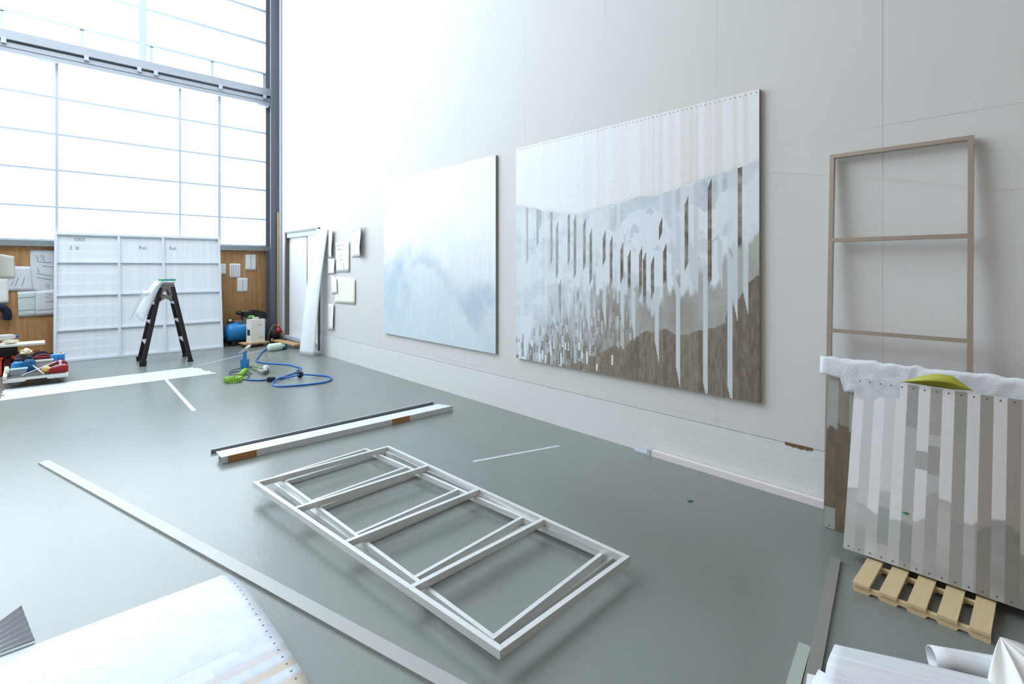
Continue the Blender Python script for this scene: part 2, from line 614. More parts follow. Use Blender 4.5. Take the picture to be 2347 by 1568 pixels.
def glazing_material(strength=WINDOW_LIGHT):
    """frosted glazing lit through by the bright sky outside"""
    m = bpy.data.materials.new('frosted_glazing')
    m.use_nodes = True
    nt = m.node_tree
    p = nt.nodes['Principled BSDF']
    p.inputs['Base Color'].default_value = (0.8, 0.85, 0.88, 1)
    p.inputs['Roughness'].default_value = 0.35
    p.inputs['Emission Color'].default_value = (0.80, 0.905, 1.0, 1)
    p.inputs['Emission Strength'].default_value = strength
    return m

M_FLOOR = floor_material()
M_WALL = wall_material('white_board_wall', (214, 213, 211), True, False)
M_CONCRETE = wall_material('white_painted_concrete', (219, 220, 219), False, True)
M_PLY = plywood_material()
M_GLAZING = glazing_material()
M_FILL_ROOFLIGHT = glazing_material(5.3)  # glow of the added roof light, stronger than the windows
M_PLAIN = mat('plain_white_wall', (225, 228, 230), 0.6)

# ------------------------------------------------------------------ the setting
LEFT_X, BACK_Y, CEIL_Z = -9.0, -4.5, 8.3
flo = struct(MB().box((LEFT_X, BACK_Y, -0.2), (WALL_X + 0.3, WIN_Y + 0.3, 0)).build('floor', M_FLOOR))
tag(flo, 'glossy grey-green painted concrete floor', 'floor')
M_LINE = mat('worn_white_line', (196, 204, 206), 0.5, vary=0.1, scale=20)
def floor_line(a, b, w, name='painted_line'):
    MB().beam((a[0], a[1], 0.0006), (b[0], b[1], 0.0006), w, 0.0012).build(name, M_LINE, flo)
floor_line((1.272, 8.162, 0.000), (1.208, 6.124, 0.000), 0.038)
floor_line((2.463, 3.057, 0.000), (3.205, 2.832, 0.000), 0.03)
floor_line((1.813, 8.896, 0.000), (3.093, 9.837, 0.000), 0.02)

ceil = struct(MB().box((LEFT_X, BACK_Y, CEIL_Z), (WALL_X + 0.3, WIN_Y + 0.3, CEIL_Z + 0.2)).build('ceiling', M_PLAIN))
tag(ceil, 'high white ceiling of the hall', 'ceiling')

# unseen roof light, added to brighten the far panel and floor
rl_ = MB()
for x in (-6.0, -3.5, -1.0, 1.5):
    rl_.box((x - 0.05, 4.5, CEIL_Z - 0.12), (x + 0.05, 10.0, CEIL_Z))
for y in (4.5, 7.25, 10.0):
    rl_.box((-6.05, y - 0.05, CEIL_Z - 0.12), (1.55, y + 0.05, CEIL_Z))
sk = struct(rl_.build('fill_roof_light', M_STEEL_PALE))
tag(sk, 'unseen glazed roof light added to brighten the far half of the hall', 'added light')
MB().box((-6.0, 4.5, CEIL_Z - 0.05), (1.5, 10.0, CEIL_Z - 0.03)).build('frosted_panes', M_FILL_ROOFLIGHT, sk)

PLINTH_Z = 0.343
DOOR_Y0, DOOR_Y1, DOOR_Z0, DOOR_Z1 = 8.72, 10.37, 0.11, 2.19
mb = MB()
mb.box((WALL_X, BACK_Y, PLINTH_Z), (WALL_X + 0.2, DOOR_Y0, CEIL_Z))
mb.box((WALL_X, DOOR_Y0, DOOR_Z1), (WALL_X + 0.2, DOOR_Y1, CEIL_Z))
mb.box((WALL_X, DOOR_Y1, PLINTH_Z), (WALL_X + 0.2, WIN_Y, CEIL_Z))
wr = struct(mb.build('wall_right', M_WALL))
tag(wr, 'tall white board wall with fine joints and screw marks on the right', 'wall')
mb = MB()
# the concrete upstand below the boards, with a ragged foot
n = 120
ys = [BACK_Y + (DOOR_Y0 - BACK_Y) * i / n for i in range(n + 1)]
for y0, y1 in zip(ys, ys[1:]):
    mb.box((WALL_X - 0.004 - 0.003 * abs(noise.noise(Vector((y0 * 9, 0, 0)))), y0, 0), (WALL_X + 0.2, y1, PLINTH_Z - 0.004))
mb.box((WALL_X - 0.004, DOOR_Y0, 0), (WALL_X + 0.2, DOOR_Y1, DOOR_Z0))
mb.box((WALL_X - 0.004, DOOR_Y1, 0), (WALL_X + 0.2, WIN_Y, PLINTH_Z - 0.004))
bs = struct(mb.build('baseboard_right', M_CONCRETE))
tag(bs, 'rough white painted concrete plinth along the foot of the right wall', 'plinth')
# chipped brown gap over the plinth
mb = MB()
a = (3.610, 1.208, 0.331); b = (3.610, 1.048, 0.335)
pts = []
for i in range(11):
    t = i / 10
    pts.append((WALL_X - 0.008, a[1] + (b[1] - a[1]) * t, PLINTH_Z + 0.004))
for i in range(10, -1, -1):
    t = i / 10
    pts.append((WALL_X - 0.008, a[1] + (b[1] - a[1]) * t, PLINTH_Z - 0.012 - 0.014 * rnd.random() * (0.3 + math.sin(t * 3.14))))
mb.prism(pts, (0.006, 0, 0)).build('chipped_gap', mat('bare_brown_board', (112, 92, 66), 0.9, vary=0.3, scale=60), bs, label='chipped patch showing brown board')

# window wall: plywood below, glazing above
mb = MB().box((LEFT_X, WIN_Y, 0), (WALL_X, WIN_Y + 0.2, 1.83))
wf = struct(mb.build('wall_far', M_PLY))
tag(wf, 'warm plywood panelling below the tall windows', 'wall')
MB().box((LEFT_X, WIN_Y - 0.012, 0.0), (WALL_X - 0.02, WIN_Y + 0.02, 0.11)).build('skirting', mat('dark_skirting', (42, 36, 38), 0.6), wf)
sill = struct(MB().box((LEFT_X, WIN_Y - 0.07, 1.83), (WALL_X, WIN_Y + 0.2, 1.92)).build('trim_1', mat('grey_sill_paint', (138, 146, 148), 0.5, vary=0.08)))
tag(sill, 'grey steel sill on top of the plywood under the windows', 'sill')

def window(name, z0, z1, verts, horis, label, extra=()):
    fr = MB()
    gl = MB()
    fr.box((LEFT_X, WIN_Y - 0.02, z0), (WALL_X - 0.02, WIN_Y + 0.06, z0 + 0.03))
    for x, w in verts:
        fr.box((x - w / 2, WIN_Y - 0.03, z0), (x + w / 2, WIN_Y + 0.055, z1))
    for z, w in horis:
        fr.box((LEFT_X, WIN_Y - 0.02, z - w / 2), (WALL_X - 0.02, WIN_Y + 0.05, z + w / 2))
    for x, za, zb, w in extra:
        fr.box((x - w / 2, WIN_Y - 0.02, za), (x + w / 2, WIN_Y + 0.05, zb))
    f = struct(fr.build(name, M_STEEL_PALE))
    tag(f, label, 'window')
    gl.box((LEFT_X, WIN_Y + 0.03, z0), (WALL_X, WIN_Y + 0.04, z1)).build('frosted_panes', M_GLAZING, f)
    return f

low_v = [(0.257, 0.036), (1.96, 0.034), (2.61, 0.05)] + [(-1.45 - 1.7 * k, 0.036) for k in range(5)]
window('window_1', 1.92, 4.80, low_v, [(2.473, 0.03), (3.073, 0.034), (3.656, 0.034), (4.247, 0.034)],
       'wide frosted window of thin pale bars between the sill and the steel beam')
up_v = [(1.398, 0.11)] + [(1.398 - 3.3 * k, 0.11) for k in range(1, 4)]
ex = [(x, 5.13, 5.46, 0.05) for x in (-0.379, 0.572, 1.526, 2.489, 3.43, -1.33, -2.28, -3.23, -4.2, -5.2)]
window('window_2', 5.12, CEIL_Z, up_v, [(5.47, 0.05), (6.1, 0.055), (6.75, 0.055), (7.4, 0.055)],
       'upper frosted window with a row of low panes above the steel beam', ex)
# steel beam with its track between the two windows
bt = MB()
bt.box((LEFT_X, WIN_Y - 0.16, 4.99), (WALL_X - 0.1, WIN_Y + 0.1, 5.13))
bt.box((LEFT_X, WIN_Y - 0.13, 4.80), (WALL_X - 0.1, WIN_Y + 0.1, 4.95))
bm_ = struct(bt.build('trim_2', M_STEEL_GREY))
tag(bm_, 'long grey steel beam between the upper and lower windows', 'beam')
MB().box((LEFT_X, WIN_Y - 0.11, 4.945), (WALL_X - 0.1, WIN_Y + 0.08, 4.995)).build('dark_track', M_STEEL_DARK, bm_, label='dark recessed track')
MB().box((LEFT_X, WIN_Y - 0.134, 4.868), (WALL_X - 0.1, WIN_Y - 0.128, 4.878)).build('groove', M_STEEL_DARK, bm_)
for x in (-0.35, 0.62, 1.33, 1.57, 2.6, 3.4):
    MB().box((x - 0.03, WIN_Y - 0.165, 4.92), (x + 0.03, WIN_Y - 0.1, 5.0)).build('bracket', M_STEEL_PALE, bm_)
for x in (0.12, 3.38):
    MB().box((x - 0.1, WIN_Y - 0.15, 4.765), (x + 0.1, WIN_Y - 0.02, 4.80)).build('pulley_plate', M_STEEL_PALE, bm_)
# column in the corner
cm = MB()
cm.box((WALL_X - 0.16, WIN_Y - 0.36, 0), (WALL_X - 0.005, WIN_Y - 0.335, CEIL_Z))
cm.box((WALL_X - 0.16, WIN_Y - 0.06, 0), (WALL_X - 0.005, WIN_Y - 0.035, CEIL_Z))
cm.box((WALL_X - 0.095, WIN_Y - 0.34, 0), (WALL_X - 0.075, WIN_Y - 0.05, CEIL_Z))
col = struct(cm.build('trim_3', M_STEEL_DARK))
tag(col, 'dark grey steel column in the corner of the window wall', 'column')
MB().box((WALL_X - 0.05, WIN_Y - 0.44, 0.1), (WALL_X - 0.004, WIN_Y - 0.39, 2.6)).build('timber_batten', M_PINE, col, label='pale timber batten')
MB().box((WALL_X - 0.03, WIN_Y - 0.52, 0.1), (WALL_X - 0.004, WIN_Y - 0.47, CEIL_Z)).build('conduit', M_STEEL_GREY, col)

# sliding door in the right wall
dr = struct(thing('door_1', 'white sliding door with a dark frame by the corner column', 'door', (WALL_X, DOOR_Y0, 0)))
dm = MB()
dm.box((WALL_X - 0.02, DOOR_Y1 - 0.05, 0.05), (WALL_X + 0.15, DOOR_Y1, DOOR_Z1))
dm.box((WALL_X - 0.02, DOOR_Y0, 0.05), (WALL_X + 0.15, DOOR_Y0 + 0.05, DOOR_Z1))
dm.build('jamb', mat('bronze_door_frame', (98, 92, 84), 0.5), dr, world=True)
MB().box((WALL_X - 0.018, DOOR_Y0, DOOR_Z1 - 0.03), (WALL_X + 0.15, DOOR_Y1, DOOR_Z1)).build('head_frame', mat('grey_door_head', (140, 144, 144), 0.5), dr, world=True)
MB().box((WALL_X + 0.0, DOOR_Y0 + 0.05, DOOR_Z1 - 0.12), (WALL_X + 0.1, DOOR_Y1 - 0.05, DOOR_Z1 - 0.03)).build('head_rail', M_STEEL_PALE, dr, world=True)
MB().box((WALL_X - 0.03, DOOR_Y0, DOOR_Z0 - 0.01), (WALL_X + 0.15, DOOR_Y1, DOOR_Z0 + 0.05)).build('sill', M_STEEL_GREY, dr, world=True)
MB().box((WALL_X + 0.05, 9.43, DOOR_Z0 + 0.05), (WALL_X + 0.08, DOOR_Y1 - 0.05, DOOR_Z1 - 0.12)).build('door_leaf', M_WHITE, dr, world=True)
MB().box((WALL_X + 0.01, DOOR_Y0 + 0.05, DOOR_Z0 + 0.05), (WALL_X + 0.04, 9.29, DOOR_Z1 - 0.12)).build('door_leaf', M_WHITE, dr, world=True)
MB().box((WALL_X + 0.045, 9.27, DOOR_Z0 + 0.05), (WALL_X + 0.075, 9.43, DOOR_Z1 - 0.12)).build('gap_strip', mat('gap_shade', (140, 136, 122), 0.6), dr, world=True)  # dim interior between the leaves, its shade put into the strip's colour
MB().box((WALL_X - 0.03, DOOR_Y1 - 0.052, 0.95), (WALL_X - 0.005, DOOR_Y1 - 0.015, 1.12)).build('handle', M_STEEL_DARK, dr, world=True)

# ================================================================== against the window wall
# ---- large white panel seen from its battened back, leaning on the plywood
PW, PH = 2.345, 2.085
pan = thing('framed_screen', 'big white panel with a grid of battens leaning on the plywood wall', 'panel',
            (1.378, 10.61, 0.0), (0, 0, 0))
pan.rotation_euler = (-R(9.3), 0, R(-3.2))
mb = MB()
mb.box((-PW / 2, 0.018, 0.004), (PW / 2, 0.024, PH))
M_BACKSHEET = mat('milk_white_sheet', (228, 234, 240), 0.5, vary=0.1, scale=3.2, stretch=(6, 1, 0.12))
mb.build('sheet', M_BACKSHEET, pan)
M_TAPE = mat('white_tape', (236, 241, 247), 0.5)
fw = 0.036
for nm, a, b in (('side_rail', (-PW / 2, -0.02, 0), (-PW / 2 + fw, 0.018, PH)), ('side_rail', (PW / 2 - fw, -0.02, 0), (PW / 2, 0.018, PH)),
                 ('top_rail', (-PW / 2 + fw, -0.02, PH - fw), (PW / 2 - fw, 0.018, PH)), ('bottom_rail', (-PW / 2 + fw, -0.02, 0), (PW / 2 - fw, 0.018, fw))):
    MB().box(a, b).build(nm, M_BATTEN, pan)
for x in (-0.35, 0.275):
    MB().box((x - 0.02, -0.016, fw), (x + 0.02, 0.018, PH - fw)).build('upright_batten', M_BATTEN, pan)
for z in (0.5, 1.06, 1.6):
    for xa, xb in ((-PW / 2 + fw, -0.37), (-0.33, 0.255), (0.295, PW / 2 - fw)):
        MB().box((xa, -0.012, z - 0.013), (xb, 0.018, z + 0.013)).build('cross_batten', M_BATTEN, pan)
for z in (0.2, 0.34, 0.72, 0.9, 1.25, 1.42, 1.78, 1.92):
    MB().box((-PW / 2 + fw, 0.0172, z - 0.018), (-0.37, 0.0181, z + 0.018)).build('tape_strip', M_TAPE, pan)
rx90 = Matrix.Rotation(R(90), 4, 'X')
def pan_text(body, x, z, size, flip=False):
    M = Matrix.Translation((x, 0.0165, z)) @ rx90 @ (Matrix.Rotation(R(180), 4, 'Z') if flip else Matrix.Identity(4))
    text_mesh('pencil_writing', body, size, M_INK, pan, M)
pan_text('2005', -0.86, 1.985, 0.075, True)
pan_text('R 2', -0.93, 1.84, 0.085, True)
pan_text('Rel', -0.02, 1.86, 0.085)
pan_text('Rel', 0.42, 1.86, 0.085)

# ---- sheets of paper pinned to the plywood
def wall_paper(name, quad, m, label, group=None, marks=(), t=0.003, curl=0.0, cat='paper'):
    q = [Vector(p) for p in quad]     # tl, tr, br, bl
    c = (q[0] + q[1] + q[2] + q[3]) / 4
    mb = MB()
    nrm = (q[1] - q[0]).cross(q[3] - q[0]).normalized()
    def fn(u, v):
        p = (q[3] * (1 - u) + q[2] * u) * (1 - v) + (q[0] * (1 - u) + q[1] * u) * v
        return p + nrm * (-curl * ((u - 0.0) ** 3) - 0.15 * curl * math.sin(6 * v) * u)
    mb.sheet(fn, 8, 8, t)
    o = mb.build(name, m, origin=c)
    tag(o, label, cat, group)
    for (u0, v0, u1, v1) in marks:
        a = fn(u0, v0) - nrm * 0.0025; b = fn(u1, v1) - nrm * 0.0025
        k = MB().beam(a, b, 0.006, 0.002, up=nrm)
        k.build('drawn_line', M_INK, o, world=True)
    return o


wall_paper('pinned_drawing', [(-0.057, 11.090, 1.770), (0.247, 11.090, 1.769), (0.247, 11.090, 0.947), (-0.057, 11.090, 1.113)], M_PAPER_GREY,
           'large sheet of drawings on the plywood beside the white leaning panel',
           marks=((0.24, 0.88, 0.3, 0.76), (0.4, 0.9, 0.5, 0.78), (0.5, 0.9, 0.56, 0.76), (0.25, 0.74, 0.85, 0.745), (0.45, 0.66, 0.9, 0.665), (0.28, 0.6, 0.34, 0.5), (0.25, 0.47, 0.85, 0.48), (0.25, 0.38, 0.85, 0.4), (0.6, 0.3, 0.66, 0.2), (0.7, 0.3, 0.74, 0.2)))
wall_paper('pinned_drawing', [(-0.316, 11.086, 1.514), (-0.052, 11.086, 1.507), (-0.011, 11.086, 1.119), (-0.316, 11.086, 1.128)], M_PAPER_GREY,
           'sheet with slanting pencil marks, middle of the left plywood papers',
           marks=((0.3, 0.2, 0.45, 0.55), (0.55, 0.2, 0.7, 0.55), (0.15, 0.2, 0.25, 0.4)))
wall_paper('pinned_drawing', [(-0.200, 11.082, 1.111), (0.009, 11.082, 1.118), (0.009, 11.082, 0.722), (-0.190, 11.082, 0.715)], mat('pale_green_paper', (206, 222, 218), 0.8),
           'pale green tinted sheet with a white border low on the plywood', marks=((0.02, 0.25, 0.95, 0.26), (0.02, 0.76, 0.95, 0.77)))
wall_paper('pinned_drawing', [(0.009, 11.078, 1.111), (0.241, 11.078, 1.132), (0.241, 11.078, 0.721), (0.009, 11.078, 0.722)], M_PAPER_GREY,
           'grey sheet with small sketches touching the pale green sheet', marks=((0.5, 0.75, 0.7, 0.7), (0.5, 0.55, 0.9, 0.55), (0.02, 0.22, 0.98, 0.25), (0.6, 0.85, 0.8, 0.82)))
wall_paper('pinned_drawing', [(-0.601, 11.084, 1.329), (-0.307, 11.084, 1.324), (-0.297, 11.084, 0.938), (-0.601, 11.084, 0.927)], M_PAPER,
           'white sheet under the curved cream sheet at the left edge of the photo')
# curved cream sheet bulging from the wall
mb = MB()
a0 = (-0.623, 11.070, 1.697); a1 = (-0.229, 11.070, 1.663); a2 = (-0.224, 11.070, 1.330)
def cfn(u, v):
    x = a0[0] + (a1[0] - a0[0]) * u
    z = a2[2] + (a0[2] - a2[2]) * v
    bul = 0.16 * v * math.sin(math.pi * min(1, 0.12 + u * 0.88)) ** 0.8
    return (x, a0[1] - bul, z - 0.10 * v * max(0, u - 0.55) ** 1.3)
mb.sheet(cfn, 16, 10, 0.004)
o = mb.build('pinned_sheet', M_PAPER_CREAM, origin=a2)
tag(o, 'cream sheet bulging out from the plywood at the left edge', 'paper')

for (quad, label, ln) in (
        ([(3.081, 11.088, 1.754), (3.277, 11.088, 1.753), (3.277, 11.088, 1.433), (3.081, 11.088, 1.439)], 'highest of the white notes on the plywood by the column', 1),
        ([(2.789, 11.088, 1.569), (2.989, 11.088, 1.565), (2.985, 11.088, 1.283), (2.789, 11.088, 1.290)], 'lined white note level with the leaning panel, second from it', 4),
        ([(2.926, 11.088, 1.283), (3.125, 11.088, 1.276), (3.121, 11.088, 1.000), (2.926, 11.088, 1.006)], 'lowest of the white notes on the plywood above the compressor', 1),
        ([(2.561, 11.088, 1.563), (2.727, 11.088, 1.564), (2.727, 11.088, 1.359), (2.561, 11.088, 1.361)], 'white note half hidden by the right edge of the leaning panel', 0)):
    wall_paper('pinned_note', quad, M_PAPER, label, 'white notes on the plywood',
               marks=[((k + 1) / (ln + 1), 0.08, (k + 1) / (ln + 1), 0.92) for k in range(ln)], t=0.01)

# ---- black hose hanging on the plywood at the left edge
hb = MB()
hb.tube([(-0.576, 11.040, 0.843), (-0.456, 11.020, 0.896), (-0.371, 11.020, 0.879), (-0.324, 11.020, 0.829), (-0.310, 11.020, 0.748), (-0.320, 11.030, 0.694)], 0.052, seg=12)
o = hb.build('hanging_strap', M_NAVY, origin=(-0.393, 11.100, 0.875))
tag(o, 'thick navy padded strap hung on the plywood at the left edge', 'strap')
MB().beam((-0.578, 11.070, 0.791), (-0.345, 11.070, 0.777), 0.05, 0.025).build('peg', M_PINE, o, world=True, label='pale wooden peg')

# ---- orange crates, toolbox and plank with bottles
def crate(loc, sx, sy, sz, label, lab=False):
    t = thing('plastic_crate', label, 'crate', loc, group='orange crates under the plank')
    w = 0.012
    mb = MB()
    mb.box((-sx / 2, 0, 0), (sx / 2, sy, w))
    for a, b in (((-sx / 2, 0, 0), (sx / 2, w, sz)), ((-sx / 2, sy - w, 0), (sx / 2, sy, sz)), ((-sx / 2, 0, 0), (-sx / 2 + w, sy, sz)), ((sx / 2 - w, 0, 0), (sx / 2, sy, sz))):
        mb.box(a, b)
    mb.box((-sx / 2 - 0.008, -0.008, sz - 0.03), (sx / 2 + 0.008, 0.0, sz))
    mb.box((sx / 2, -0.008, sz - 0.03), (sx / 2 + 0.008, sy, sz))
    mb.build('shell', M_ORANGE, t)
    if lab:
        MB().box((sx / 2 - 0.17, -0.004, 0.07), (sx / 2 - 0.05, -0.0005, 0.14)).build('label_sticker', mat('faded_orange_label', (232, 160, 130), 0.6), t)
        text_mesh('label_print', 'CL', 0.045, M_INK_DARK, t, Matrix.Translation((sx / 2 - 0.11, -0.0048, 0.105)) @ rx90)
    return t
crate((-0.62, 9.86, 0), 0.60, 0.36, 0.262, 'orange plastic crate with a pale sticker at the left edge', True)
crate((-0.165, 9.88, 0), 0.13, 0.36, 0.262, 'narrow orange crate behind the blue bottles on the cart')
MB_ = MB()
MB_.box((-0.305, 9.9, 0.0), (-0.245, 10.2, 0.235))
o = MB_.bevel(0.01).build('tool_case', mat('dark_red_plastic', (92, 30, 26), 0.5), origin=(-0.275, 10.1, 0))
tag(o, 'narrow dark red case standing between the two orange crates', 'case')
MB().box((-0.295, 9.892, 0.09), (-0.255, 9.9, 0.115)).build('clasp', M_BRASS, o, world=True)

tb = thing('toolbox', 'long black toolbox resting on the orange crates', 'toolbox', (-0.5, 9.93, 0.2625))
mb = MB().box((-0.5, 0.0, 0), (0.32, 0.34, 0.075)); mb.bevel(0.012).build('body', M_BLACK, tb)
mb = MB().prism([(-0.51, -0.01, 0.075), (-0.51, -0.01, 0.115), (-0.46, 0.09, 0.135), (-0.46, 0.25, 0.135), (-0.51, 0.35, 0.115), (-0.51, 0.35, 0.075)], (0.84, 0, 0))
mb.bevel(0.008).build('lid', mat('charcoal_plastic', (40, 42, 46), 0.45), tb)
for x in (0.02, -0.3):
    MB().box((x - 0.03, -0.022, 0.05), (x + 0.03, -0.01, 0.105)).build('latch', M_STEEL_GREY, tb)
MB().tube([(0.0, 0.17, 0.134), (0.0, 0.17, 0.1365), (0.0, 0.17, 0.139)], 0.02, smooth=False).build('lid_boss', M_STEEL_DARK, tb)

o = MB().box((-1.1, 9.78, 0.4025), (0.105, 10.12, 0.428)).build('plank', mat('white_faced_board', (214, 212, 204), 0.5), origin=(-0.5, 9.9, 0.4025))
tag(o, 'pale board laid across the black toolbox', 'plank')
MB().box((-0.175, 9.84, 0.345), (-0.145, 9.86, 0.4025)).build('tape_tag', M_YELLOW, o, world=True, label='yellow tape tag hanging below the board')

def clear_bottle(loc, rz, label):
    t = thing('plastic_bottle', label, 'bottle', loc, (0, 0, rz), 'clear bottles on the plank')
    MB().lathe([(0, 0), (0.036, 0.004), (0.04, 0.02), (0.038, 0.06), (0.04, 0.1), (0.038, 0.15), (0.03, 0.18), (0.014, 0.205), (0.013, 0.215)], (0, 0, 0.041), (1, 0, 0), 16).build('body', M_CLEAR, t)
    MB().lathe([(0.019, 0.205), (0.021, 0.21), (0.021, 0.235), (0.017, 0.238), (0, 0.238)], (0, 0, 0.041), (1, 0, 0), 16).build('cap', mat('blue_cap', (24, 74, 150), 0.4), t)
    return t
clear_bottle((-0.40, 9.9, 0.4285 + 0.062), R(4), 'clear bottle with blue cap lying on the plank nearest the wall end')
clear_bottle((-0.75, 9.95, 0.4285 + 0.062), R(-4), 'clear bottle with blue cap lying at the left edge of the plank')
for k, (x, y, sx, sy, sz, m, lb) in enumerate((
        (-0.25, 9.93, 0.075, 0.05, 0.03, M_CREAM, 'crumpled cream rag lying under the clear bottle on the plank'),
        (-0.45, 9.9, 0.09, 0.06, 0.034, mat('dark_brown_rag', (60, 50, 44), 0.9), 'dark brown rag lying in the middle of the plank'),
        (-0.67, 9.9, 0.09, 0.06, 0.032, mat('olive_rag', (120, 112, 88), 0.9), 'olive rag lying towards the left of the plank'))):
    o = MB().blob((0, 0, sz * 1.1), (sx, sy, sz), k + 4, 0.5).build('rag', m, origin=(0, 0, 0))
    o.location = (x, y, 0.4285)
    tag(o, lb, 'rag', 'rags on the plank')

ba = thing('storage_bag', 'dark navy bag on the floor between the cart and the leaning panel', 'bag', (0.06, 10.5, 0))
MB().blob((0, 0, 0.1), (0.14, 0.08, 0.12), 3, 0.12).build('bag_body', M_NAVY, ba)
for sgn in (-1,):
    MB().tube([(-0.08, -0.05, 0.17), (-0.05, -0.07, 0.215), (0.05, -0.07, 0.215), (0.08, -0.05, 0.17)], 0.008).build('handle', M_NAVY, ba)
o = MB().beam((-0.19, 10.2, 0.268), (0.06, 10.2, 0.268), 0.025, 0.012).build('rod', M_RED, origin=(0, 10.2, 0.26))
tag(o, 'thin red rod sticking out over the narrow orange crate', 'rod')

# ================================================================== the tool cart
ct = thing('platform_cart', 'low white plastic cart with grey mat, crowded with bottles and tools', 'cart', (0.035, 9.2, 0), (0, 0, R(0.5)))
cx0, cx1, cy0, cy1 = -0.325, 0.275, -0.48, 0.40
mb = MB()
mb.box((cx0, cy0, 0.10), (cx1, cy1, 0.13))
mb.box((cx0, cy0, 0.084), (cx0 + 0.2, cy1, 0.102))
mb.box((cx1 - 0.2, cy0, 0.084), (cx1, cy1, 0.102))
mb.bevel(0.012, 3).build('deck', mat('off_white_plastic', (224, 222, 214), 0.45), ct)
mb = MB()
mb.box((cx0, cy0, 0.118), (cx0 + 0.035, cy1, 0.168)); mb.bevel(0.012, 3).build('end_rim', mat('off_white_plastic', (224, 222, 214), 0.45), ct)
MB().box((cx0 + 0.036, cy0 + 0.012, 0.128), (cx1 - 0.02, cy1 - 0.012, 0.134)).build('mat', mat('ribbed_grey_mat', (70, 68, 64), 0.8, vary=0.25, scale=20, stretch=(1, 6, 1)), ct)
M_WHEEL = mat('grey_wheel', (168, 166, 150), 0.5, vary=0.2, scale=60)
for x in (cx0 + 0.12, cx1 - 0.065):
    for y in (cy0 + 0.22, cy1 - 0.1):
        w = MB().lathe([(0.0, -0.012), (0.040, -0.012), (0.042, -0.008), (0.042, 0.008), (0.040, 0.012), (0.0, 0.012)], (x, y, 0.042), (0, 1, 0), 20).build('wheel', M_WHEEL, ct)
        MB().lathe([(0, -0.015), (0.014, -0.014), (0.014, 0.014), (0, 0.015)], (x, y, 0.042), (0, 1, 0), 12).build('hub', M_STEEL_DARK, w)
        MB().box((x - 0.016, y - 0.02, 0.036), (x + 0.016, y - 0.016, 0.08)).box((x - 0.016, y + 0.016, 0.036), (x + 0.016, y + 0.02, 0.084)).box((x - 0.016, y - 0.02, 0.082), (x + 0.016, y + 0.02, 0.09)).build('fork', M_STEEL_GREY, ct)
DK = 0.1345

def glue_bottle(x, y, r, h, label, m):
    t = thing('glue_bottle', label, 'bottle', (x, y, DK), group='blue bottles on the cart')
    MB().lathe([(0, 0), (r * 0.95, 0.002), (r, 0.012), (r, h * 0.5), (r * 0.93, h * 0.53), (r * 0.97, h * 0.57), (r * 0.9, h * 0.66), (r * 0.5, h * 0.78), (r * 0.42, h * 0.84)], (0, 0, 0), seg=20).build('body', m, t)
    MB().lathe([(r * 0.48, h * 0.8), (r * 0.5, h * 0.82), (r * 0.46, h * 0.98), (r * 0.36, h), (0, h)], (0, 0, 0), seg=16).build('cap', M_BLACK, t)
    return t
glue_bottle(-0.055, 9.17, 0.064, 0.205, 'dark blue bottle with a black cap, beside the white tub on the cart', mat('deep_blue_plastic', (14, 92, 142), 0.3))
glue_bottle(-0.165, 9.26, 0.066, 0.17, 'lighter blue bottle with a black cap, behind the clear box on the cart', mat('light_blue_plastic', (42, 136, 196), 0.3))

cb = thing('clear_box', 'clear plastic box of screws at the left of the cart', 'box', (-0.15, 8.97, DK), (0, 0, R(3)))
mb = MB()
s0, s1, hh = 0.062, 0.078, 0.072
def tray(mb, ax, ay, bx, by, h, w):
    mb.hexa([(-ax, -ay, 0), (ax, -ay, 0), (ax, ay, 0), (-ax, ay, 0), (-ax, -ay, w), (ax, -ay, w), (ax, ay, w), (-ax, ay, w)])
    mb.hexa([(-ax, -ay, 0), (ax, -ay, 0), (ax, -ay + w, 0), (-ax, -ay + w, 0), (-bx, -by, h), (bx, -by, h), (bx, -by + w, h), (-bx, -by + w, h)])
    mb.hexa([(-ax, ay - w, 0), (ax, ay - w, 0), (ax, ay, 0), (-ax, ay, 0), (-bx, by - w, h), (bx, by - w, h), (bx, by, h), (-bx, by, h)])
    mb.hexa([(-ax, -ay, 0), (-ax + w, -ay, 0), (-ax + w, ay, 0), (-ax, ay, 0), (-bx, -by, h), (-bx + w, -by, h), (-bx + w, by, h), (-bx, by, h)])
    mb.hexa([(ax - w, -ay, 0), (ax, -ay, 0), (ax, ay, 0), (ax - w, ay, 0), (bx - w, -by, h), (bx, -by, h), (bx, by, h), (bx - w, by, h)])
tray(mb, s0, 0.04, s1, 0.05, hh, 0.003)
mb.build('shell', mat('frosted_clear_plastic', (206, 224, 236), 0.25, alpha=0.6), cb)
mb = MB()
mb.box((-s1 - 0.004, -0.054, hh), (s1 + 0.004, 0.054, hh + 0.008)); mb.bevel(0.003).build('lid', mat('pale_blue_lid', (196, 218, 236), 0.3, alpha=0.8), cb)
MB().blob((0, 0, 0.022), (0.056, 0.035, 0.018), 9, 0.3).build('screws', mat('steel_screws', (120, 118, 112), 0.5, metal=0.4, vary=0.6, scale=160), cb)

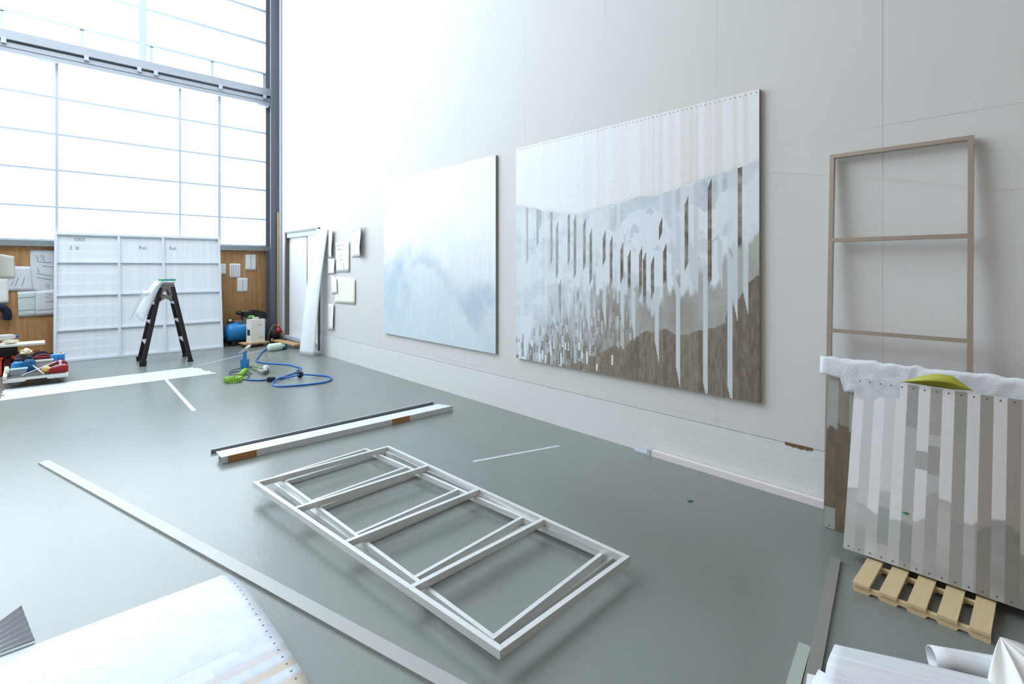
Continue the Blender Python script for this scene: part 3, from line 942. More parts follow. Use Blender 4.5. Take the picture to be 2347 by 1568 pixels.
tu = thing('tub', 'white rectangular tub in the middle of the cart', 'tub', (0.085, 9.28, DK), (0, 0, R(4)))
mb = MB(); tray(mb, 0.075, 0.055, 0.09, 0.07, 0.115, 0.004)
mb.box((-0.096, -0.076, 0.108), (0.096, -0.066, 0.116)).box((-0.096, 0.066, 0.108), (0.096, 0.076, 0.116)).box((-0.096, -0.076, 0.108), (-0.086, 0.076, 0.116)).box((0.086, -0.076, 0.108), (0.096, 0.076, 0.116))
mb.build('shell', mat('white_tub', (226, 226, 226), 0.4), tu)
MB().blob((0, 0, 0.07), (0.07, 0.05, 0.03), 5, 0.4).build('contents', mat('grey_hardware', (150, 152, 150), 0.5, metal=0.3, vary=0.5, scale=140), tu, label='grey hardware filling the tub')

rb = thing('tool_bag', 'red and white tool case at the right end of the cart', 'bag', (0.222, 8.87, DK), (0, 0, R(2)))
mb = MB()
mb.prism([(-0.095, -0.07, 0), (0.092, -0.07, 0), (0.096, -0.07, 0.075), (0.03, -0.07, 0.085), (-0.03, -0.07, 0.07), (-0.09, -0.07, 0.06)], (0, 0.2, 0))
mb.bevel(0.01, 2).build('lower_body', M_RED, rb)
mb = MB()
mb.prism([(-0.092, 0.0, 0.062), (0.094, 0.0, 0.078), (0.085, 0.0, 0.118), (0.03, 0.0, 0.138), (-0.03, 0.0, 0.125), (-0.088, 0.0, 0.1)], (0, 0.12, 0))
mb.bevel(0.012, 2).build('upper_flap', mat('dark_red_fabric', (126, 22, 30), 0.6), rb)
MB().prism([(-0.085, -0.02, 0.065), (-0.02, -0.02, 0.092), (0.06, -0.02, 0.095), (0.085, -0.02, 0.085), (0.02, -0.02, 0.083), (-0.03, -0.02, 0.073)], (0, 0.03, 0)).build('white_trim', M_WHITE, rb, label='white trim between the red halves')
MB().box((0.005, -0.006, 0.08), (0.032, 0.06, 0.141)).build('strap', mat('pink_strap', (228, 208, 210), 0.6), rb)

bx = thing('blue_box', 'bright blue cardboard box at the back right of the cart', 'box', (0.235, 9.44, DK), (0, 0, R(-8)))
MB().box((-0.075, -0.06, 0), (0.065, 0.06, 0.155)).bevel(0.003).build('carton', mat('sky_blue_card', (56, 150, 226), 0.5), bx)
MB().box((0.0, -0.0615, 0.0), (0.066, -0.0601, 0.11)).build('printed_panel', mat('violet_blue_print', (84, 104, 190), 0.5), bx)
o = thing('tape_roll', 'small brass coloured roll lying on the blue box', 'roll', (0.262, 9.42, DK + 0.156))
MB().lathe([(0.012, 0), (0.032, 0), (0.032, 0.012), (0.012, 0.012)], (0, 0, 0.0), seg=20).build('white_ring', M_PAPER, o)
MB().lathe([(0.006, 0), (0.018, 0), (0.018, 0.016), (0.006, 0.016)], (0, 0, 0.012), seg=16).build('core', M_BRASS, o)

yl = thing('masking_tape', 'yellow tape roll standing on edge at the front of the cart', 'tape', (0.105, 8.85, DK))
MB().lathe([(0.026, -0.025), (0.044, -0.025), (0.046, 0), (0.044, 0.025), (0.026, 0.025)], (0, 0, 0.046), (0.25, 1, 0), 28).build('roll', M_CREAM, yl)
MB().lathe([(0.0, -0.024), (0.034, -0.028), (0.036, -0.02), (0.0, -0.02)], (0, 0, 0.046), (0.25, 1, 0), 24).build('core', M_YELLOW, yl)

pa = thing('glove_bundle', 'cream knitted glove on a dark pouch behind the blue bottles on the cart', 'glove', (-0.12, 9.4, DK))
MB().blob((0, 0, 0.118), (0.085, 0.06, 0.1), 21, 0.25).build('dark_pouch', mat('dark_grey_cloth', (52, 46, 46), 0.9), pa)
MB().blob((0.03, -0.01, 0.232), (0.06, 0.045, 0.04), 22, 0.6).build('glove', mat('cream_knit', (236, 222, 180), 0.9), pa, label='cream knitted glove')
gl_ = MB().blob((0, 0, 0.03), (0.026, 0.05, 0.05), 31, 0.4).build('work_glove', mat('ivory_knit', (236, 232, 216), 0.9), origin=(0, 0, 0))
gl_.location = (-0.255, 8.95, 0.168)
tag(gl_, 'ivory work glove hanging over the left rim of the cart', 'glove')

for nm, p, q, lb in (('white_stick', (-0.124, 8.806, 0.145), (0.197, 8.866, 0.270), 'long white stick leaning across the cart up to the red case'),
                     ('white_stick', (-0.018, 9.080, 0.217), (0.084, 8.790, 0.134), 'short white stick crossing under the long one by the tape roll')):
    o = MB().beam(p, q, 0.009, 0.009).build(nm, M_WHITE, origin=p)
    tag(o, lb, 'stick', 'white sticks on the cart')
o = thing('clamp', 'black spring clamp on the right rim of the cart', 'clamp', (0.295, 9.05, DK + 0.002))
MB().cbox((0, 0, 0.025), (0.05, 0.05, 0.05)).bevel(0.01).build('jaw', M_BLACK, o)
MB().beam((-0.02, -0.01, 0.04), (-0.05, -0.02, 0.01), 0.012, 0.012).beam((0.01, 0.0, 0.04), (0.02, 0, 0.07), 0.014, 0.014).build('arm', M_STEEL_DARK, o)
rc = thing('carry_case', 'dark red case with an arched handle behind the white tub', 'case', (0.08, 9.53, DK))
MB().box((-0.1, -0.03, 0), (0.1, 0.05, 0.13)).bevel(0.012).build('body', mat('maroon_plastic', (130, 42, 44), 0.4), rc)
MB().tube([(-0.09, 0, 0.128), (-0.06, 0, 0.15), (0, 0, 0.158), (0.06, 0, 0.15), (0.09, 0, 0.128)], 0.009).build('handle', mat('maroon_grip', (150, 56, 54), 0.4), rc)

# ================================================================== step ladder
LH = 1.235
top_c = Vector((1.50, 9.66, 0))
ld = thing('step_ladder', 'black step ladder standing open in front of the white panel', 'ladder', top_c)
feet = {(-1, -1): (1.187, 9.40), (-1, 1): (1.215, 9.96), (1, -1): (1.795, 9.36), (1, 1): (1.83, 9.95)}
tops = {}
for (sx, sy), (fx_, fy_) in feet.items():
    p = Vector((fx_, fy_, 0.03)) - top_c
    q = Vector((sx * 0.075, sy * 0.165, LH - 0.02))
    tops[(sx, sy)] = (p, q)
    d = q - p
    mb = MB()
    # channel rail: web facing outwards and two flanges
    mb.beam(p + Vector((0, sy * 0.014, 0)), q + Vector((0, sy * 0.014, 0)), 0.006, 0.058, up=(1, 0, 0))
    rail = mb.beam(p + Vector((0.026 * sx, 0, 0)), q + Vector((0.026 * sx, 0, 0)), 0.03, 0.006, up=(1, 0, 0)).beam(p - Vector((0.026 * sx, 0, 0)), q - Vector((0.026 * sx, 0, 0)), 0.03, 0.006, up=(1, 0, 0))
    rail = rail.build('rail', mat('black_fibreglass', (30, 22, 26), 0.5), ld)
    f0 = Vector((p.x, p.y, 0))
    MB().hexa([f0 + Vector((-0.04, -0.022, 0.0)), f0 + Vector((0.04, -0.022, 0.0)), f0 + Vector((0.04, 0.022, 0.0)), f0 + Vector((-0.04, 0.022, 0.0)),
               f0 + Vector((-0.034 - 0.014 * sx * -1, -0.02, 0.075)), f0 + Vector((0.034 + 0.014 * sx * -1, -0.02, 0.075)), f0 + Vector((0.034 + 0.014 * sx * -1, 0.02, 0.075)), f0 + Vector((-0.034 - 0.014 * sx * -1, 0.02, 0.075))]).build('rubber_foot', M_BLACK, rail)
for sx in (-1, 1):
    (p0, q0), (p1, q1) = tops[(sx, -1)], tops[(sx, 1)]
    for k in (0.26, 0.52, 0.76):
        a = p0.lerp(q0, k); b = p1.lerp(q1, k)
        MB().beam(a + Vector((0, 0.018, 0)), b - Vector((0, 0.018, 0)), 0.06, 0.03).build('step', M_ALU, ld)
# top casting: side plates with an arch between, and the flat top step
for sy in (-1, 1):
    y = sy * 0.185
    cast = MB()
    for sx in (-1, 1):
        cast.prism([(sx * 0.152, y, LH - 0.275), (sx * 0.088, y, LH - 0.275), (sx * 0.05, y, LH - 0.15), (0.0, y, LH - 0.075), (0.0, y, LH), (sx * 0.096, y, LH)][::sx], (0, -sy * 0.012, 0))
        cast.prism([(0.0, y, LH - 0.17), (sx * 0.06, y, LH - 0.19), (sx * 0.1, y, LH - 0.235), (sx * 0.088, y, LH - 0.275), (0.0, y, LH - 0.215)][::sx], (0, -sy * 0.011, 0))
    cast.build('top_plate', mat('ladder_casting', (132, 126, 122), 0.45, metal=0.3, vary=0.15, scale=20), ld)
MB().box((-0.1, -0.19, LH - 0.004), (0.1, 0.19, LH + 0.022)).bevel(0.006).build('top_step', M_ALU_DULL, ld)

# white plastic film over the ladder top with a green packet on it
fl = MB()
def film(u, v):
    x = -0.11 + 0.22 * u; y = -0.21 + 0.4 * v
    zz = LH + 0.03 + 0.012 * noise.noise(Vector((u * 5, v * 5, 1)))
    return (top_c.x + x, top_c.y + y, zz + 0.0)
fl.sheet(film, 10, 10, 0.003)
def tail(u, v):
    # the loose end that hangs off the left side
    s = v
    x = -0.1 - 0.13 * s - 0.10 * s * s - 0.05 * math.sin(3 * s) + (u - 0.5) * (0.10 + 0.12 * s)
    y = -0.16 + 0.12 * s - (u - 0.5) * 0.18
    z = LH + 0.035 - 0.55 * s ** 1.2 + 0.04 * math.sin(u * 9 + s * 5) * (0.3 + s)
    return (top_c.x + x, top_c.y + y + 0.03 * math.sin(7 * u), z)
fl.sheet(tail, 16, 22, 0.002)
def flap(u, v):
    x = -0.09 - 0.2 * v; y = -0.15 + 0.12 * u
    return (top_c.x + x, top_c.y + y, LH + 0.02 - 0.19 * v ** 0.8 + 0.04 * u + 0.02 * math.sin(8 * v))
fl.sheet(flap, 6, 12, 0.002)
o = fl.build('plastic_film', mat('crinkled_clear_film', (240, 246, 250), 0.4, alpha=0.6, bump=0.5, bscale=25), origin=(top_c.x, top_c.y, LH))
tag(o, 'crumpled white plastic film draped over the top of the black ladder', 'plastic film')
gp = thing('tape_packet', 'flat green packet on top of the black ladder', 'packet', (top_c.x + 0.02, top_c.y - 0.06, LH + 0.045), (0, 0, R(8)))
MB().box((-0.1, -0.07, 0), (0.1, 0.07, 0.028)).bevel(0.006).build('packet_body', M_GREEN, gp)
MB().box((-0.03, -0.0715, 0.008), (0.06, -0.0702, 0.024)).build('label_band', mat('blue_band', (60, 120, 200), 0.5), gp)

# ================================================================== corner by the column
# ---- air compressor
ac = thing('air_compressor', 'blue air compressor with a black motor, behind the white canister', 'compressor', (2.975, 10.72, 0))
TR, TZ, TL = 0.178, 0.26, 0.30
MB().lathe([(0, -TL - 0.07), (0.07, -TL - 0.062), (0.13, -TL - 0.04), (0.165, -TL - 0.01), (TR, -TL + 0.03), (TR, TL - 0.03), (0.165, TL + 0.01), (0.13, TL + 0.04), (0.07, TL + 0.062), (0, TL + 0.07)],
           (0, 0, TZ), (1, 0, 0), 32).build('tank', M_BLUE, ac)
MB().box((-0.13, -0.1, TZ + TR - 0.06), (0.35, 0.1, TZ + TR + 0.012)).build('mount_plate', M_STEEL_DARK, ac)
for x in (-0.24, 0.24):
    MB().box((x - 0.03, -0.12, 0.0), (x + 0.03, -0.09, 0.14)).box((x - 0.03, 0.09, 0.0), (x + 0.03, 0.12, 0.14)).build('foot', M_BLACK, ac)
pu = MB()
pu.box((-0.06, -0.08, TZ + TR + 0.012), (0.10, 0.07, TZ + TR + 0.10)).bevel(0.012)
pump = pu.build('pump_block', mat('pump_casting', (128, 124, 118), 0.5, metal=0.3), ac)
mb = MB()
for k in range(5):
    mb.box((-0.07, -0.095, TZ + TR + 0.105 + k * 0.02), (0.10, 0.075, TZ + TR + 0.117 + k * 0.02))
mb.box((-0.05, -0.075, TZ + TR + 0.1), (0.08, 0.06, TZ + TR + 0.2)).build('cylinder_head', mat('dark_pump_head', (50, 44, 46), 0.5), pump)
mb = MB()
for x, y in ((-0.045, -0.07), (0.075, -0.07), (-0.045, 0.05), (0.075, 0.05), (0.015, -0.07)):
    mb.lathe([(0.009, 0), (0.009, 0.012), (0, 0.013)], (x, y, TZ + TR + 0.2), seg=8)
mb.build('head_bolts', M_SILVER, pump)
MB().lathe([(0, 0), (0.05, 0.002), (0.056, 0.01), (0.056, 0.045), (0.045, 0.055), (0, 0.056)], (-0.125, -0.04, TZ + TR + 0.155), (0, -0.3, 1), 20).build('air_filter', M_BLACK, ac)
mb = MB()
mb.prism([(0.085, -0.05, TZ + TR + 0.215), (0.16, -0.05, TZ + TR + 0.225), (0.34, -0.05, TZ + TR + 0.175), (0.385, -0.05, TZ + TR + 0.12), (0.38, -0.05, TZ + TR + 0.04), (0.13, -0.05, TZ + TR + 0.03)], (0, 0.15, 0))
mb.bevel(0.02, 3).build('motor_cover', M_BLACK, ac)
g = MB().lathe([(0.0, 0), (0.012, 0), (0.012, 0.03), (0.025, 0.032), (0.025, 0.075), (0.02, 0.08), (0, 0.08)], (-0.27, -0.02, TZ + TR - 0.012), seg=14).build('pressure_switch', M_CREAM, ac)
MB().cbox((-0.27, -0.02, TZ + TR + 0.005), (0.1, 0.06, 0.045)).bevel(0.008).build('valve_block', M_BLACK, ac)
MB().tube([(-0.2, -0.03, TZ + TR + 0.02), (-0.18, -0.06, TZ + TR + 0.03), (-0.12, -0.07, TZ + TR + 0.02), (-0.08, -0.07, TZ + TR + 0.03)], 0.006).build('copper_pipe', M_SILVER, ac)
MB().prism([(-0.18 + 0.0, -TR * math.sin(0.9) - 0.002, TZ + TR * math.cos(0.9)), (0.2, -TR * math.sin(0.9) - 0.002, TZ + TR * math.cos(0.9)), (0.2, -TR * math.sin(0.78) - 0.002, TZ + TR * math.cos(0.78)), (-0.18, -TR * math.sin(0.78) - 0.002, TZ + TR * math.cos(0.78))], (0, 0.002, 0.001)).build('pale_stripe', mat('pale_teal_stripe', (128, 176, 184), 0.4), ac)
Mt = Matrix.Translation((0.02, -TR - 0.003, TZ + 0.045)) @ rx90
text_mesh('tank_lettering', 'ANEST', 0.055, mat('faded_teal_print', (96, 160, 168), 0.5), ac, Mt)
text_mesh('tank_lettering', 'AIR COMP', 0.042, mat('dark_teal_print', (18, 92, 132), 0.5), ac, Matrix.Translation((0.06, -TR - 0.003, TZ - 0.01)) @ rx90)

# ---- wooden dolly with the white canister
def dolly(loc, rz, lx, ly, label):
    t = thing('wooden_dolly', label, 'dolly', loc, (0, 0, rz), 'plywood dollies in the corner')
    MB().box((-lx / 2, -ly / 2, 0.062), (lx / 2, ly / 2, 0.084)).bevel(0.003).build('board', M_PLYDOLLY, t)
    for x in (-lx / 2 + 0.06, lx / 2 - 0.06):
        for y in (-ly / 2 + 0.05, ly / 2 - 0.05):
            c = MB()
            c.box((x - 0.02, y - 0.014, 0.035), (x + 0.02, y - 0.011, 0.062)).box((x - 0.02, y + 0.011, 0.035), (x + 0.02, y + 0.014, 0.062))
            c = c.build('caster', M_SILVER, t)
            MB().lathe([(0, -0.01), (0.022, -0.01), (0.024, 0), (0.022, 0.01), (0, 0.01)], (x, y, 0.024), (0.3, 1, 0), 16).build('wheel', mat('caster_rubber', (150, 140, 120), 0.6), c)
    return t
dolly((3.02, 10.33, 0), R(6), 0.44, 0.30, 'plywood dolly carrying the white canister')
jc = thing('canister', 'tall white plastic canister standing on the plywood dolly', 'canister', (3.045, 10.33, 0.0845), (0, 0, R(10)))
mb = MB()
mb.box((-0.13, -0.09, 0), (0.13, 0.09, 0.43)).bevel(0.03, 4)
mb.build('body', mat('off_white_plastic_can', (236, 232, 222), 0.4), jc)
MB().tube([(-0.05, 0, 0.42), (-0.05, 0, 0.455), (0.05, 0, 0.455), (0.05, 0, 0.42)], 0.012, smooth=False).build('handle', mat('off_white_plastic_can', (236, 232, 222), 0.4), jc)
MB().lathe([(0.026, 0.425), (0.028, 0.43), (0.028, 0.455), (0.02, 0.46), (0, 0.46)], (0.09, 0, 0), seg=16).build('cap', M_BLACK, jc)
MB().box((-0.1315, -0.05, 0.13), (-0.1301, 0.055, 0.24)).build('dark_label', mat('dark_grey_label', (62, 62, 72), 0.5), jc)
MB().prism([(-0.01, -0.0906, 0.335), (0.075, -0.0906, 0.335), (0.065, -0.0906, 0.318), (0.0, -0.0906, 0.318)], (0, 0.001, 0)).build('moulded_grip', mat('ochre_mark', (196, 188, 160), 0.5), jc)
text_mesh('label_print', 'AI CHEMI', 0.022, M_INK_DARK, jc, Matrix.Translation((0.045, -0.0912, 0.085)) @ rx90)
gt_ = thing('sponge', 'small green sponge on top of the white canister', 'sponge', (2.98, 10.36, 0.0845 + 0.462), (0, 0, R(10)))
MB().box((-0.045, -0.03, 0), (0.045, 0.03, 0.035)).bevel(0.006).build('sponge_body', mat('pale_green_foam', (104, 190, 104), 0.8), gt_)
MB().box((0.0, -0.031, -0.0), (0.012, 0.031, 0.0355)).build('band', M_YELLOW, gt_)

# ---- second dolly with the milky bottle in front of it
dolly((3.46, 9.92, 0), R(-84), 0.92, 0.16, 'narrow plywood dolly between the canister and the leaning white board')
mb_ = thing('milky_bottle', 'milky green plastic bottle lying on the floor by the narrow dolly', 'bottle', (3.131, 9.535, 0.000), (0, 0, R(8)))
MB().lathe([(0, -0.125), (0.05, -0.122), (0.066, -0.1), (0.068, 0.0), (0.066, 0.09), (0.052, 0.12), (0.022, 0.135), (0.02, 0.15)], (0, 0, 0.069), (1, 0, 0), 24).build('body', M_MILKY, mb_)
MB().lathe([(0.022, 0.145), (0.024, 0.15), (0.024, 0.17), (0, 0.172)], (0, 0, 0.069), (1, 0, 0), 18).build('cap', M_MILKY, mb_)

# ---- hose pump with a red casing in the corner
hp = thing('hose_pump', 'black and red pump with coiled hose in the corner by the column', 'pump', (3.455, 10.56, 0))
MB().blob((0.0, 0.0, 0.15), (0.10, 0.11, 0.15), 12, 0.22).build('motor_body', mat('black_machine', (26, 22, 28), 0.5), hp)
MB().lathe([(0, -0.05), (0.05, -0.05), (0.06, -0.03), (0.06, 0.03), (0.05, 0.05), (0, 0.05)], (0.06, -0.07, 0.24), (1, -0.4, 0.3), 20).build('red_casing', M_RED, hp, label='red casing')
MB().tube([(-0.13, -0.06, 0.03), (-0.12, -0.08, 0.2), (-0.07, -0.08, 0.31), (0.0, -0.06, 0.36), (0.07, -0.04, 0.34), (0.09, -0.03, 0.28)], 0.014).build('grey_hose', mat('grey_brown_hose', (112, 96, 88), 0.5), hp)
MB().lathe([(0, 0), (0.03, 0), (0.032, 0.02), (0.022, 0.045), (0, 0.05)], (0.06, -0.05, 0.31), seg=14).build('brass_knob', M_BRASS, hp)
MB().box((-0.1, -0.14, 0.05), (-0.07, -0.11, 0.1)).build('switch', M_CREAM, hp)
MB().tube([(0.02, -0.12, 0.04), (0.06, -0.17, 0.045), (0.1, -0.2, 0.08), (0.14, -0.2, 0.12), (0.12, -0.16, 0.16)], 0.009).build('power_cord', mat('dark_blue_cord', (28, 36, 66), 0.5), hp)
MB().box((0.11, -0.12, 0.13), (0.122, -0.108, 0.24)).build('lever', M_PINE, hp)

# ================================================================== hoses and air tools on the floor
hz = 0.013
hose_pts = [(3.253, 9.498, 0.030), (3.282, 9.762, 0.020), (3.191, 9.908, 0.013), (2.984, 9.630, 0.013), (2.762, 9.161, 0.013), (2.662, 8.917, 0.013), (2.579, 8.726, 0.013), (2.551, 8.547, 0.013), (2.590, 8.361, 0.013), (2.708, 8.152, 0.013), (2.815, 7.957, 0.013), (2.842, 7.746, 0.013), (2.845, 7.550, 0.015)]
lp = [(2.845, 7.550, 0.015), (2.765, 7.452, 0.015), (2.649, 7.271, 0.015), (2.489, 7.148, 0.015), (2.321, 6.953, 0.036), (2.265, 6.930, 0.014), (2.203, 6.791, 0.013), (2.199, 6.633, 0.013), (2.302, 6.536, 0.013), (2.488, 6.458, 0.013), (2.698, 6.426, 0.013), (2.832, 6.508, 0.013), (2.901, 6.624, 0.013), (2.904, 6.771, 0.013), (2.815, 6.848, 0.020), (2.692, 6.911, 0.040), (2.622, 6.957, 0.046)]
bh = thing('air_hose', 'bright blue air hose snaking across the grey floor', 'hose', (2.663, 7.563, 0.000))
mb = MB(); mb.tube(hose_pts[:-1] + lp, 0.0115, seg=10); mb.build('hose', M_BLUE_HOSE, bh, world=True)
gc = MB()
c0 = Vector((3.308, 9.567, 0.000))
gc.lathe([(0, 0), (0.035, 0), (0.035, 0.04), (0.028, 0.05), (0.03, 0.1), (0.02, 0.11), (0, 0.11)], c0, (0.2, 0, 1), 14).beam(c0 + Vector((-0.05, 0, 0.03)), c0 + Vector((0.04, 0, 0.03)), 0.04, 0.045)
gc.build('coupling', mat('dark_green_coupling', (36, 88, 84), 0.45), bh, world=True)
b2 = thing('extension_hose', 'short blue hose joining the black reel plug to the green coil', 'hose', (2.245, 7.176, 0.000))
MB().tube([(2.594, 6.945, 0.046), (2.531, 6.994, 0.030), (2.448, 7.031, 0.016), (2.368, 7.045, 0.014), (2.305, 7.056, 0.016)], 0.0115, seg=10).build('hose', M_BLUE_HOSE, b2, world=True)
MB().tube([(2.238, 7.083, 0.016), (2.171, 7.112, 0.013), (2.096, 7.182, 0.013), (2.054, 7.257, 0.013), (2.036, 7.327, 0.013)], 0.0115, seg=10).build('hose', mat('deep_blue_hose', (28, 84, 156), 0.35), b2, world=True)
MB().beam((2.278, 6.964, 0.032), (2.218, 7.021, 0.032), 0.055, 0.055).bevel(0.012).build('black_sleeve', M_BLACK, b2, world=True)
MB().tube([(2.040, 7.323, 0.013), (2.014, 7.384, 0.013)], 0.010, smooth=False).build('brass_end', M_BRASS, b2, world=True)
pg = thing('swivel_plug', 'round black plug standing on the blue hose loop', 'plug', (2.616, 6.973, 0.000))
d_ = Vector((0.6845, 0.7288, 0))
MB().lathe([(0, -0.022), (0.03, -0.022), (0.042, -0.015), (0.042, 0.015), (0.03, 0.022), (0, 0.022)], (0, 0, 0.044), d_, 24).build('body', M_BLACK, pg)
mb = MB()
for a in (0.5, 2.1, 3.7, 5.3):
    s = Vector((d_.y, -d_.x, 0)) * (0.022 * math.cos(a)) + Vector((0, 0, 0.022 * math.sin(a)))
    mb.lathe([(0, -0.0245), (0.007, -0.0245), (0.007, -0.02), (0, -0.02)], Vector((0, 0, 0.044)) + s, d_, 10)
mb.build('sockets', mat('brown_socket', (66, 38, 40), 0.5), pg)
MB().tube([(0, 0, 0.083), (0, 0, 0.12)], 0.006, smooth=False).build('pin', M_SILVER, pg)

# pneumatic riveter
rv = thing('rivet_gun', 'blue pneumatic rivet gun standing upright on the floor', 'rivet gun', (2.275, 8.232, 0.000), (0, 0, R(-43)))
MB().box((-0.045, -0.04, 0), (0.045, 0.04, 0.125)).bevel(0.012, 3).build('base_cylinder', M_BLUE, rv)
MB().box((-0.018, -0.02, 0.12), (0.02, 0.02, 0.262)).bevel(0.008, 2).build('grip', M_BLUE, rv)
MB().beam((-0.05, 0, 0.232), (0.025, 0, 0.285), 0.045, 0.045).bevel(0.01).build('head', M_SILVER, rv)
MB().lathe([(0, 0), (0.016, 0.0), (0.014, 0.03), (0.006, 0.05), (0, 0.05)], (-0.045, 0, 0.235), (-0.82, 0, -0.57), 12).build('nose', M_STEEL_GREY, rv)
MB().lathe([(0.0, 0), (0.022, 0), (0.02, 0.06), (0.012, 0.085), (0, 0.085)], (0.02, 0, 0.28), (0.7, 0, 0.6), 14).build('mandrel_collector', M_WHITE, rv)
MB().box((0.02, -0.006, 0.175), (0.034, 0.006, 0.225)).build('trigger', M_STEEL_GREY, rv)

# lime recoil hose: ring and bunch
def helix_ring(c, Rr, r, turns, tr, squash=1.0, a0=0, a1=2 * math.pi):
    pts = []
    n = turns * 9
    for i in range(n + 1):
        t = i / n
        a = a0 + (a1 - a0) * t
        b = turns * 2 * math.pi * t
        rr = Rr + r * math.cos(b)
        pts.append((c[0] + rr * math.cos(a), c[1] + squash * rr * math.sin(a), c[2] + r * math.sin(b)))
    return pts
cl = thing('coil_hose', 'lime green recoil hose lying in a ring on the floor', 'hose', (1.927, 7.474, 0.000))
c = Vector((1.888, 7.323, 0.036))
MB().tube(helix_ring(c, 0.084, 0.027, 20, 0.007), 0.0062, seg=6, smooth=False).build('coil', M_GREEN_COIL, cl, world=True)
p0 = Vector((2.012, 7.512, 0.034)); p1 = Vector((2.177, 7.835, 0.040))
pts = []
dd = (p1 - p0); sd = dd.normalized().cross(Vector((0, 0, 1)))
for i in range(13 * 9 + 1):
    t = i / (13 * 9); b = 13 * 2 * math.pi * t
    pts.append(p0 + dd * t + sd * (0.028 * math.cos(b)) + Vector((0, 0, 0.026 * math.sin(b))))
MB().tube(pts, 0.0062, seg=6, smooth=False).build('coil', M_GREEN_COIL, cl, world=True)
MB().tube([(2.210, 7.913, 0.030), (2.293, 8.001, 0.012), (2.377, 7.944, 0.012), (2.431, 8.003, 0.012), (2.424, 8.100, 0.012), (2.383, 8.207, 0.012), (2.338, 8.262, 0.020), (2.303, 8.224, 0.030)], 0.006).build('tail', M_GREEN_COIL, cl, world=True)
MB().tube([(1.958, 7.331, 0.030), (2.013, 7.379, 0.014)], 0.009, smooth=False).build('fitting', M_SILVER, cl, world=True)

# grey cables and the grinder
gk = thing('grey_cable', 'thin grey hose looped around the rivet gun and lime coil', 'cable', (2.117, 7.992, 0.000))
MB().tube([(2.272, 8.198, 0.012), (2.205, 8.171, 0.012), (2.090, 8.106, 0.012), (2.032, 8.034, 0.012), (2.078, 7.949, 0.012), (2.166, 7.938, 0.020), (2.319, 8.153, 0.012), (2.378, 8.234, 0.012)], 0.0065).build('loop', M_RUBBER_GREY, gk, world=True)
MB().tube([(2.141, 7.933, 0.018), (2.018, 7.936, 0.010), (1.967, 7.864, 0.010), (2.000, 7.755, 0.010), (2.080, 7.706, 0.012)], 0.0065).build('loop', M_RUBBER_GREY, gk, world=True)
MB().tube([(2.204, 7.872, 0.012), (2.216, 7.711, 0.010), (2.171, 7.633, 0.010), (2.136, 7.627, 0.010)], 0.0065).build('loop', M_RUBBER_GREY, gk, world=True)
MB().tube([(2.115, 7.712, 0.012), (2.145, 7.619, 0.010), (2.115, 7.455, 0.010), (2.065, 7.392, 0.010), (2.033, 7.373, 0.012)], 0.0065).build('loop', mat('dark_cable', (40, 54, 72), 0.5), gk, world=True)
gr = thing('air_sander', 'silver air sander lying beside the rivet gun', 'sander', (2.386, 7.740, 0.000))
a = Vector((2.306, 7.705, 0.035)); b = Vector((2.315, 7.473, 0.050)); c = Vector((2.401, 7.684, 0.000))
mb = MB(); mb.tube([a, a.lerp(b, 0.4), b, Vector((c.x, c.y, 0.06))], [0.018, 0.02, 0.024, 0.03], seg=14); mb.build('grip', M_ALU_DULL, gr, world=True)
MB().lathe([(0, 0.028), (0.045, 0.03), (0.05, 0.05), (0.045, 0.075), (0.03, 0.095), (0, 0.1)], c, (0, 0, 1), 22).build('head', M_SILVER, gr, world=True)
MB().lathe([(0, 0.002), (0.036, 0.002), (0.04, 0.02), (0.02, 0.03), (0, 0.03)], c, (0, 0, 1), 22).build('sanding_pad', M_BLACK, gr, world=True)
MB().tube([(2.366, 8.232, 0.014), (2.337, 8.091, 0.012), (2.307, 7.888, 0.014), (2.307, 7.711, 0.034)], 0.0075).build('cable', M_RUBBER_GREY, gr, world=True)

# ================================================================== white strips on the floor in front of the cart
strip_y0, strip_y1 = 8.06, 8.78
NS = 8
w = (strip_y1 - strip_y0) / NS
names = ['closest to the camera', 'second closest to the camera', 'third from the camera', 'fourth from the camera',
         'fourth from the cart', 'third from the cart', 'second from the cart', 'nearest the cart']
M_STRIP = mat('white_coated_strip', (206, 213, 221), 0.38, vary=0.02, scale=6, stretch=(0.4, 8, 1))
for i in range(NS):
    y = strip_y0 + w * (i + 0.5)
    xa = -0.29 + 0.03 * rnd.random() * (1 if i % 2 else 0.3)
    xb = 1.86 - 0.018 * i + 0.05 * (rnd.random() - 0.5)
    o = MB().box((xa, y - w * 0.485, 0.0), (xb, y + w * 0.485, 0.004)).build('white_strip', M_STRIP, origin=((xa + xb) / 2, y, 0))
    o.rotation_euler = (0, 0, R(0.5 * (rnd.random() - 0.5)) * 0.4)
    tag(o, 'long white strip on the floor in front of the cart, ' + names[i], 'strip', 'white strips laid side by side on the floor')

